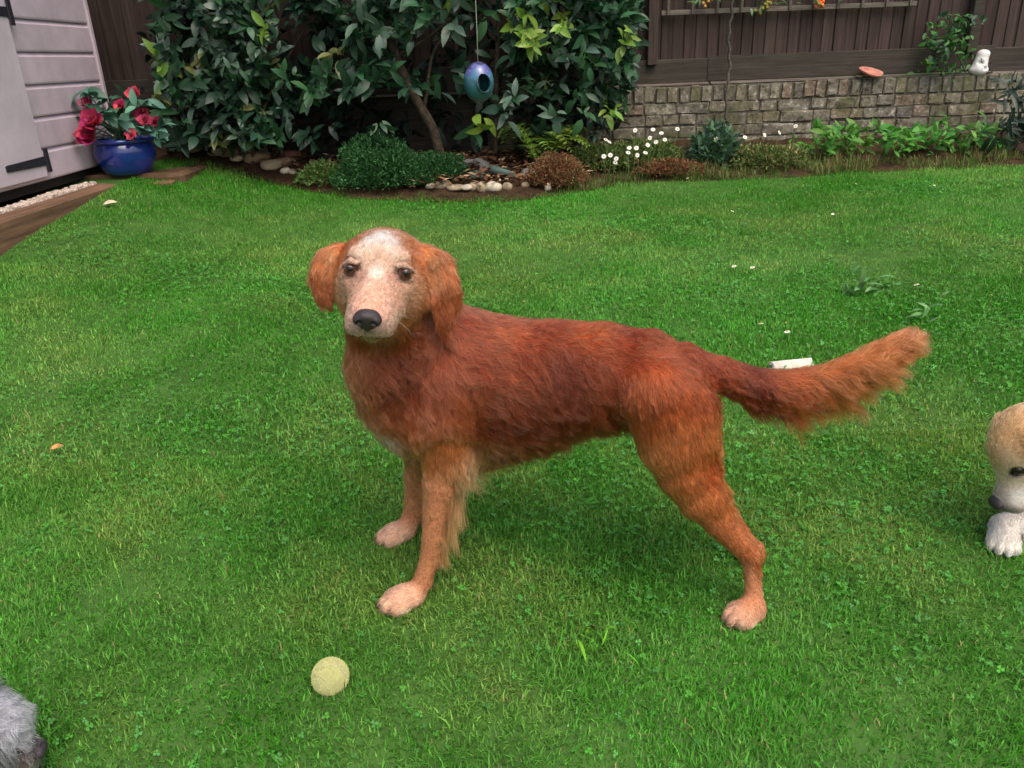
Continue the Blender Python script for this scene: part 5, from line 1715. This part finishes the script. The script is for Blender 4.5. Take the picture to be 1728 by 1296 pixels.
    def bare(P):
        q = (P - O) @ H
        m = np.zeros(len(P), bool)
        for s in (-1, 1):
            e = (q - np.array([s * .0445, .078, .0105])) / np.array([.0140, .018, .0105])
            m |= (e ** 2).sum(1) < 1
        e = (q - np.array([0, .190, -.028])) / np.array([.0215, .017, .0165])
        m |= (e ** 2).sum(1) < 1
        zm = -.077 + (q[:, 1] - .07) / .112 * .0105
        m |= (q[:, 1] > .085) & (np.abs(q[:, 2] - zm) < .0058) & (np.abs(q[:, 0]) < .05)
        return m
    # skin tint follows the coat; dark rims at eyes, lips
    _, val = K.sample(V)
    skin = val[:, 4:7] * 0.88
    q = (V - O) @ H
    dark = np.zeros(len(V))
    for s in (-1, 1):
        e = (q - np.array([s * .0460, .077, .0110])) / np.array([.0138, .018, .0108])
        dark = np.maximum(dark, np.clip(1.5 - (e ** 2).sum(1), 0, 1))
    zm = -.077 + (q[:, 1] - .07) / .112 * .0105
    dark = np.maximum(dark, np.clip(1.8 - np.abs(q[:, 2] - zm) / .0032, 0, 1) * (q[:, 1] > .085))
    e = (q - np.array([0, .188, -.045])) / np.array([.012, .012, .026])
    dark = np.maximum(dark, np.clip(1.5 - (e ** 2).sum(1), 0, 1))
    skin = skin * (1 - dark[:, None]) + lin(38, 28, 28) * dark[:, None]
    org = np.array([0.10, 1.36, gz(1.36)])
    m = attr_mat("dog_skin", 0.7, 0.2)
    dog = link("dog", mesh_np("dog", V - org, F, m, True, skin), loc=org)
    tag(dog, "large red-brown long-haired dog with a whitened face standing on the lawn", "dog")
    fm = fur_material("red_fur")
    def dens(P):
        q = (P - O) @ H
        hd = (np.linalg.norm(q / np.array([.10, .17, .12]) - np.array([0, .3, -.2]), axis=1) < 1.0)
        return 1 + 3.0 * hd
    grow_fur("fur", V, F, K, 300000, fm, dog, 0.00036, 7, bare, dens, 22, 3, .20, origin=org)
    # eyes
    em, nt, b = mat_new("dog_eye")
    b.inputs["Roughness"].default_value = 0.06; b.inputs["Specular IOR Level"].default_value = 0.6
    a = nt.nodes.new("ShaderNodeAttribute"); a.attribute_name = "col"
    nt.links.new(a.outputs["Color"], b.inputs["Base Color"])
    def ball(r, seg=24):
        bm = bmesh.new(); bmesh.ops.create_uvsphere(bm, u_segments=seg, v_segments=seg * 3 // 4, radius=r)
        Vs = np.array([v.co[:] for v in bm.verts]); Fs = [[v.index for v in f.verts] for f in bm.faces]; bm.free(); return Vs, Fs
    Vs, Fs = ball(.0112)
    gaze = CAM - E; gaze /= np.linalg.norm(gaze)
    ang = np.arccos(np.clip((Vs / .0112) @ gaze, -1, 1))
    ec = np.where((ang < .46)[:, None], lin(10, 7, 6), np.where((ang < .92)[:, None], lin(74, 38, 20), lin(104, 84, 76)))
    eme = mesh_np("eye", Vs, Fs, em, True, ec)
    for c in EY: link("eye", eme, dog, c + H @ np.array([0, .0018, 0]) - org)
    # nose pad with nostrils
    NB = Body(nose_c - .045, nose_c + .045, 0.0009)
    NB.ell(hw(0, .183, -.029), (.0205, .015, .0135), .006, H)
    NB.ell(hw(0, .186, -.023), (.017, .013, .0085), .006, H)
    NB.ell(hw(0, .180, -.041), (.0065, .012, .010), .008, H)
    for s in (-1, 1):
        NB.ell(hw(s * .0135, .1885, -.030), (.0085, .0095, .0085), .004, H)
        NB.ell(hw(s * .0105, .1975, -.0315), (.0040, .0060, .0034), .0025, H, 'cut')
        NB.cone(hw(s * .0125, .196, -.032), hw(s * .0205, .188, -.035), .0022, .0012, .002, op='cut')
    NB.cone(hw(0, .202, -.028), hw(0, .196, -.048), .0011, .0011, .002, op='cut')
    Vn, Fn = NB.mesh()
    nm = simple("dog_nose", lin(52, 44, 46), 0.38, 0.45, noise=.25, nscale=200, bump=.25, bscale=900)
    link("nose", mesh_np("nose", Vn - org, Fn, nm), dog)
    # whiskers
    r = np.random.default_rng(8); X = []
    for s in (-1, 1):
        for _ in range(4):
            p = hw(s * r.uniform(.030, .037), r.uniform(.110, .155), r.uniform(-.055, -.035)); d = H @ np.array([s * 1.0, -.15 + .3 * r.normal(), -.25 + .25 * r.normal()])
            d /= np.linalg.norm(d); L = r.uniform(.03, .055)
            X.append([p + d * L * t_ + np.array([0, 0, -.012 * t_ * t_]) - org for t_ in (0, .33, .66, 1)])
    cu = bpy.data.hair_curves.new("whiskers"); cu.add_curves([4] * len(X))
    cu.attributes["position"].data.foreach_set("vector", np.array(X, np.float32).ravel())
    ra = cu.attributes.get("radius") or cu.attributes.new("radius", 'FLOAT', 'POINT')
    ra.data.foreach_set("value", np.tile(np.array([.00012, .00011, .00008, .00003], np.float32), len(X)))
    cu.materials.append(simple("whisker", lin(190, 176, 160), .5, .3)); link("whiskers", cu, dog)
    # claws
    cm = simple("claw_horn", lin(110, 84, 66), .4, .4)
    cme = mesh_np("claw", *tube_np([(0, 0, .002), (.006, 0, .0015), (.011, 0, -.003)], [.0032, .0026, .0006], 6), cm)
    for p, d in claws: link("claw", cme, dog, p - org, (0, 0, math.atan2(d[1], d[0])))
    return dog


build_dog()
# ================================================================== THE OTHER TWO DOGS (cut by the picture's edge, built whole)
def finish_dog(V, F, K, org, label, n, radius, H, O, eyes, er, bare, dark_at, seed, fm, skin_gain=.8, noise=.2, nose=None, nsc=1.0):
    _, val = K.sample(V)
    skin = val[:, 4:7] * skin_gain
    q = (V - O) @ H
    for c, rad in dark_at:
        w = np.clip(1.6 - (((q - np.array(c)) / np.array(rad)) ** 2).sum(1), 0, 1)[:, None]
        skin = skin * (1 - w) + lin(40, 34, 34) * w
    dog = link("dog", mesh_np("dog", V - org, F, attr_mat("dog_skin", .7, .2), True, skin), loc=org)
    tag(dog, label, "dog")
    grow_fur("fur", V, F, K, n, fm, dog, radius, 6, bare, None, 14, seed, noise, origin=org)
    em = simple("dark_eye", lin(28, 18, 14), .06, .6)
    bm = bmesh.new(); bmesh.ops.create_uvsphere(bm, u_segments=20, v_segments=14, radius=er)
    Vs = np.array([v.co[:] for v in bm.verts]); Fs = [[v.index for v in f.verts] for f in bm.faces]; bm.free()
    me = mesh_np("eye", Vs, Fs, em)
    for e in eyes: link("eye", me, dog, e - org)
    if nose is not None:
        nm = simple("dark_nose", lin(54, 50, 52), .4, .4, noise=.25, nscale=200, bump=.2, bscale=800)
        B = Body(nose - .05, nose + .05, .0016)
        B.ell(nose, (.0165, .012, .011), .004, H)
        for s in (-1, 1):
            B.ell(nose + H @ np.array([s * .0095, .003, -.001]), (.0075, .008, .0075), .003, H)
            B.ell(nose + H @ np.array([s * .0085, .0115, -.001]), (.0032, .005, .003), .002, H, 'cut')
        Vn, Fn = B.mesh()
        link("nose", mesh_np("nose", (Vn - nose) * nsc + nose - org, Fn, nm), dog)
    return dog


PUP_YAW, PUP_DIP, PUP_ROLL = 76, 63, 17


def build_puppy():
    # head turned a little past the camera, dipped towards the paws
    sc = 1.08
    yaw, dip = math.radians(PUP_YAW), math.radians(PUP_DIP)
    f = np.array([-math.sin(yaw) * math.cos(dip), -math.cos(yaw) * math.cos(dip), -math.sin(dip)])
    x = np.cross([0, 0, 1.], f); x /= np.linalg.norm(x)
    u = np.cross(f, x)
    rl = math.radians(PUP_ROLL)
    x, u = x * math.cos(rl) + u * math.sin(rl), u * math.cos(rl) - x * math.sin(rl)
    H = np.stack([x, f, u], 1)
    O = at(1716, 795, 1.37) - H @ np.array([.0345, .057, .008]) * sc
    hw = lambda x, y, z: O + H @ np.array([x, y, z]) * sc
    g = float(gz(1.45))
    lo = np.minimum(O - .22, [.92, 1.22, g - .03]); hi = np.array([1.95, 1.95, g + .42])
    B = Body(lo, hi, .0036)
    # lying body, away to the side of the head
    nb = hw(0, -.045, -.045)
    B.chain([(nb, .056), (np.array([1.24, 1.52, g + .075]), .068), (np.array([1.38, 1.53, g + .10]), .090), (np.array([1.54, 1.56, g + .11]), .100), (np.array([1.70, 1.58, g + .10]), .092)], .04)
    for y_ in (-.085, .085):
        B.chain([(np.array([1.64, 1.57 + y_, g + .08]), .07), (np.array([1.56, 1.56 + y_ * 1.5, g + .06]), .045), (np.array([1.68, 1.55 + y_ * 1.6, g + .03]), .024), (np.array([1.56, 1.54 + y_ * 1.6, g + .025]), .023)], .02)
    B.chain([(np.array([1.78, 1.58, g + .08]), .03), (np.array([1.88, 1.64, g + .04]), .02)], .02)
    # fore paws in front, under the chin
    p1 = gr(1690, 925); p2 = gr(1752, 922)
    for p in (p1, p2):
        sh = np.array([1.27, 1.46, g + .09])
        B.chain([(sh, .045), ((sh + p) / 2 + np.array([.03, .03, .02]), .030), (p + np.array([.015, .03, .035]), .026), (p + np.array([0, .0, .028]), .026)], .02)
        d = np.array([-.45, -.89, 0]); e = np.array([-d[1], d[0], 0]); z = np.array([0, 0, 1.])
        Rm = np.stack([d, e, z], 1)
        B.ell(p + z * .022, (.030, .028, .020), .014, Rm)
        for o, f in ((-.023, .013), (-.0085, .025), (.0085, .025), (.023, .013)):
            B.ell(p + d * f + e * o + z * .016, (.018, .0090, .014), .005, Rm)
    # head
    ell = lambda c, r, k=.02, op='add': B.ell(hw(*c), np.array(r) * sc, k, H, op)
    ell((0, -.006, .006), (.063, .060, .050), .03); ell((0, .026, .018), (.044, .036, .032), .025); ell((0, .050, -.004), (.034, .034, .026), .03)
    for s in (-1, 1):
        ell((s * .036, .014, -.028), (.026, .036, .032), .025)
        B.cone(hw(s * .012, .050, -.026), hw(s * .014, .114, -.036), .026 * sc, .019 * sc, .018)
        B.cone(hw(s * .017, .064, -.042), hw(s * .015, .116, -.046), .019 * sc, .014 * sc, .012)
        # folded ear
        ear = [(hw(s * .044, -.010, .034), .016), (hw(s * .064, -.002, .006), .026), (hw(s * .070, .010, -.036), .019)]
        B.chain(ear, .007, H @ np.array([s * .95, .30, 0]), .34)
        ell((s * .0345, .058, .008), (.011, .010, .0085), .008, 'cut')
    B.cone(hw(0, .046, -.010), hw(0, .124, -.028), .022 * sc, .015 * sc, .016)
    B.cone(hw(0, .02, -.058), hw(0, .108, -.060), .024 * sc, .013 * sc, .008)
    for s in (-1, 1): B.cone(hw(s * .033, .060, -.055), hw(0, .128, -.053), .003, .0025, .004, op='cut')
    V, F = B.mesh()
    K = Coat()
    gold = lin(228, 184, 132); fawn = lin(218, 168, 116); cream = lin(238, 216, 184); white = lin(240, 232, 220); grey = lin(190, 172, 154)
    def kh(x, y, z, d, ln, lift, c):
        for s in (-1, 1): K.add(hw(s * x, y, z), H @ np.array([s * d[0], d[1], d[2]]), ln * .95, lift, c, .08, .4)
    kh(.0, .02, .07, (0, -1, .1), .010, .25, gold); kh(.03, .0, .065, (.5, -1, 0), .011, .25, gold); kh(.055, .0, .03, (.6, -.7, -.5), .011, .25, fawn)
    kh(0, .055, .035, (0, -.8, .6), .007, .2, lin(230, 186, 138)); kh(.03, .056, .024, (.4, -.8, .5), .006, .2, lin(232, 200, 164)); kh(0, .075, .0, (0, -1, .3), .005, .2, cream); kh(0, .120, -.012, (0, -.6, .6), .003, .2, lin(190, 176, 164))
    kh(.05, .05, -.005, (.6, -.9, -.2), .007, .2, cream); kh(.05, .03, -.03, (.5, -1, -.5), .010, .25, cream); kh(.03, .10, -.03, (.5, -.8, -.4), .005, .2, white)
    kh(.02, .126, -.04, (.4, -.4, -.5), .003, .2, lin(150, 134, 124)); kh(0, .134, -.036, (0, .2, -1), .002, .2, lin(84, 78, 78)); kh(.02, .105, -.06, (.2, -.6, -.6), .005, .2, grey); kh(.074, -.004, .01, (.2, 0, -1), .010, .2, lin(214, 172, 128)); kh(.080, .008, -.03, (.1, .1, -1), .010, .2, lin(210, 166, 122)); kh(.066, .006, .03, (.3, 0, -1), .010, .2, lin(220, 180, 136))
    kh(.05, -.05, 0, (.3, -1, -.3), .018, .25, gold); kh(0, -.05, .05, (0, -1, -.2), .014, .25, gold)
    for p in (p1, p2):
        K.add(p + np.array([0, 0, .04]), (-.5, -.8, -.2), .009, .3, white, .05, .3); K.add(p + np.array([.03, .03, .05]), (-.4, -.7, -.5), .011, .3, white, .05, .3)
        K.add(p + np.array([-.02, -.03, .01]), (-.5, -.7, -.5), .008, .3, white, .05, .3)
    for x_ in (1.22, 1.36, 1.5, 1.64, 1.8):
        for y_, z_ in ((1.40, .1), (1.55, .23), (1.70, .1), (1.5, .02)):
            K.add((x_, y_, g + z_), (1, 0, -.3), .018, .3, gold if z_ > .05 else cream, .1, .4)
    eyes = [hw(s * .0345, .0530, .008) for s in (-1, 1)]
    def bare(P):
        q = (P - O) @ H / sc; m = np.zeros(len(P), bool)
        for s in (-1, 1): m |= ((((q - np.array([s * .0345, .058, .008])) / np.array([.0105, .014, .0075])) ** 2).sum(1) < 1)
        m |= ((((q - np.array([0, .132, -.020])) / np.array([.024, .018, .017])) ** 2).sum(1) < 1)
        return m
    dk = [((s * .0345 * sc, .058 * sc, .008 * sc), (.0165, .017, .0125)) for s in (-1, 1)] + [((0, .126 * sc, -.052 * sc), (.025, .014, .005))]
    finish_dog(V, F, K, np.array([1.4, 1.5, g]), "young pale golden dog with white paws lying on the lawn", 90000, .00036, H, O, eyes, .0102, bare, dk, 21, fur_material("puppy_fur"), nose=hw(0, .129, -.019), nsc=1.2)


def build_grey_dog():
    g = float(gz(.95))
    # head looks to the right across the lawn; only muzzle and brow reach the picture
    tip, sk = at(60, 1238, .97), at(-38, 1236, .93)
    H = basis_from(tip - sk + np.array([0, -.02, 0]), (0, -.1, 1))
    O = sk
    hw = lambda x, y, z: O + H @ np.array([x, y, z])
    B = Body(np.array([-1.50, .60, g - .03]), np.array([-.74, 1.16, max(O[2] + .14, g + .3)]), .0036)
    ell = lambda c, r, k=.02, op='add': B.ell(hw(*c), r, k, H, op)
    ell((0, 0, .01), (.044, .052, .042), .02)
    B.cone(hw(0, .03, -.008), hw(0, .078, -.014), .029, .021, .016)
    B.cone(hw(0, .03, -.030), hw(0, .070, -.034), .020, .014, .010)
    for s in (-1, 1):
        B.chain([(hw(s * .038, -.012, .036), .013), (hw(s * .058, -.004, .016), .018), (hw(s * .060, .004, -.012), .014)], .01, H @ np.array([s, .2, 0]), .4)
        ell((s * .026, .040, .016), (.009, .008, .007), .006, 'cut')
    bz = g + .17
    neck = hw(0, -.04, -.02)
    B.chain([(neck, .040), (np.array([O[0] - .10, .90, bz]), .062), (np.array([O[0] - .24, .89, bz]), .072), (np.array([O[0] - .37, .88, bz]), .066)], .03)
    for x_, y_ in ((-.11, -.045), (-.11, .045), (-.36, -.045), (-.36, .045)):
        q = np.array([O[0] + x_, .89 + y_, bz - .02])
        fz = float(gz(.89 + y_))
        B.chain([(q, .034), (np.array([q[0] + .005, q[1], fz + .09]), .021), (np.array([q[0], q[1], fz + .03]), .019), (np.array([q[0] + .012, q[1], fz + .018]), .021)], .015)
    B.chain([(np.array([O[0] - .43, .88, bz + .04]), .018), (np.array([O[0] - .50, .88, bz + .12]), .012)], .015)
    V, F = B.mesh()
    K = Coat()
    silver = lin(190, 190, 200); mid = lin(126, 124, 130); dark = lin(78, 72, 72); brown = lin(104, 94, 86)
    def kh(x, y, z, d, ln, lift, c):
        for s in (-1, 1): K.add(hw(s * x, y, z), H @ np.array([s * d[0], d[1], d[2]]), ln, lift, c, .15, .6)
    kh(0, 0, .055, (0, .5, .5), .032, .6, silver); kh(.03, .02, .045, (.5, .8, .3), .034, .6, silver); kh(.012, .046, .030, (.3, 1, .4), .030, .6, silver); kh(0, -.04, .04, (0, -1, .2), .026, .4, mid)
    kh(0, .075, .006, (0, 1, -.2), .010, .4, dark); kh(.025, .07, -.012, (.6, .6, -.6), .030, .5, brown); kh(.03, .045, -.02, (.6, .5, -.7), .034, .5, dark); kh(0, .06, -.05, (0, .6, -1), .040, .5, brown); kh(.02, .085, -.03, (.4, .8, -.8), .034, .5, brown)
    kh(.045, .0, .0, (.5, .2, -.8), .028, .4, mid); kh(.06, -.01, .02, (.3, .2, -1), .026, .4, dark)
    for x_ in (-.1, -.25, -.4):
        K.add((O[0] + x_, .82, bz), (-.4, -.1, -1), .03, .4, mid, .15, .6); K.add((O[0] + x_, .89, bz + .07), (-1, 0, -.1), .026, .35, dark, .15, .6); K.add((O[0] + x_, .96, bz), (-.4, .1, -1), .03, .4, mid, .15, .6)
        K.add((O[0] + x_, .89, g + .05), (0, -.1, -1), .03, .45, silver, .15, .6)
    eyes = [hw(s * .026, .036, .016) for s in (-1, 1)]
    def bare(P):
        q = (P - O) @ H; m = np.zeros(len(P), bool)
        for s in (-1, 1): m |= ((((q - np.array([s * .026, .040, .016])) / np.array([.008, .010, .006])) ** 2).sum(1) < 1)
        return m | ((((q - np.array([0, .098, -.006])) / np.array([.014, .012, .010])) ** 2).sum(1) < 1)
    finish_dog(V, F, K, np.array([O[0] - .22, .89, g]), "shaggy silver-grey little dog, only its head reaching over the grass", 45000, .0005, H, O, eyes, .0075, bare, [], 31, fur_material("grey_fur"), .7, .2, nose=hw(0, .094, -.006))


build_puppy()
build_grey_dog()
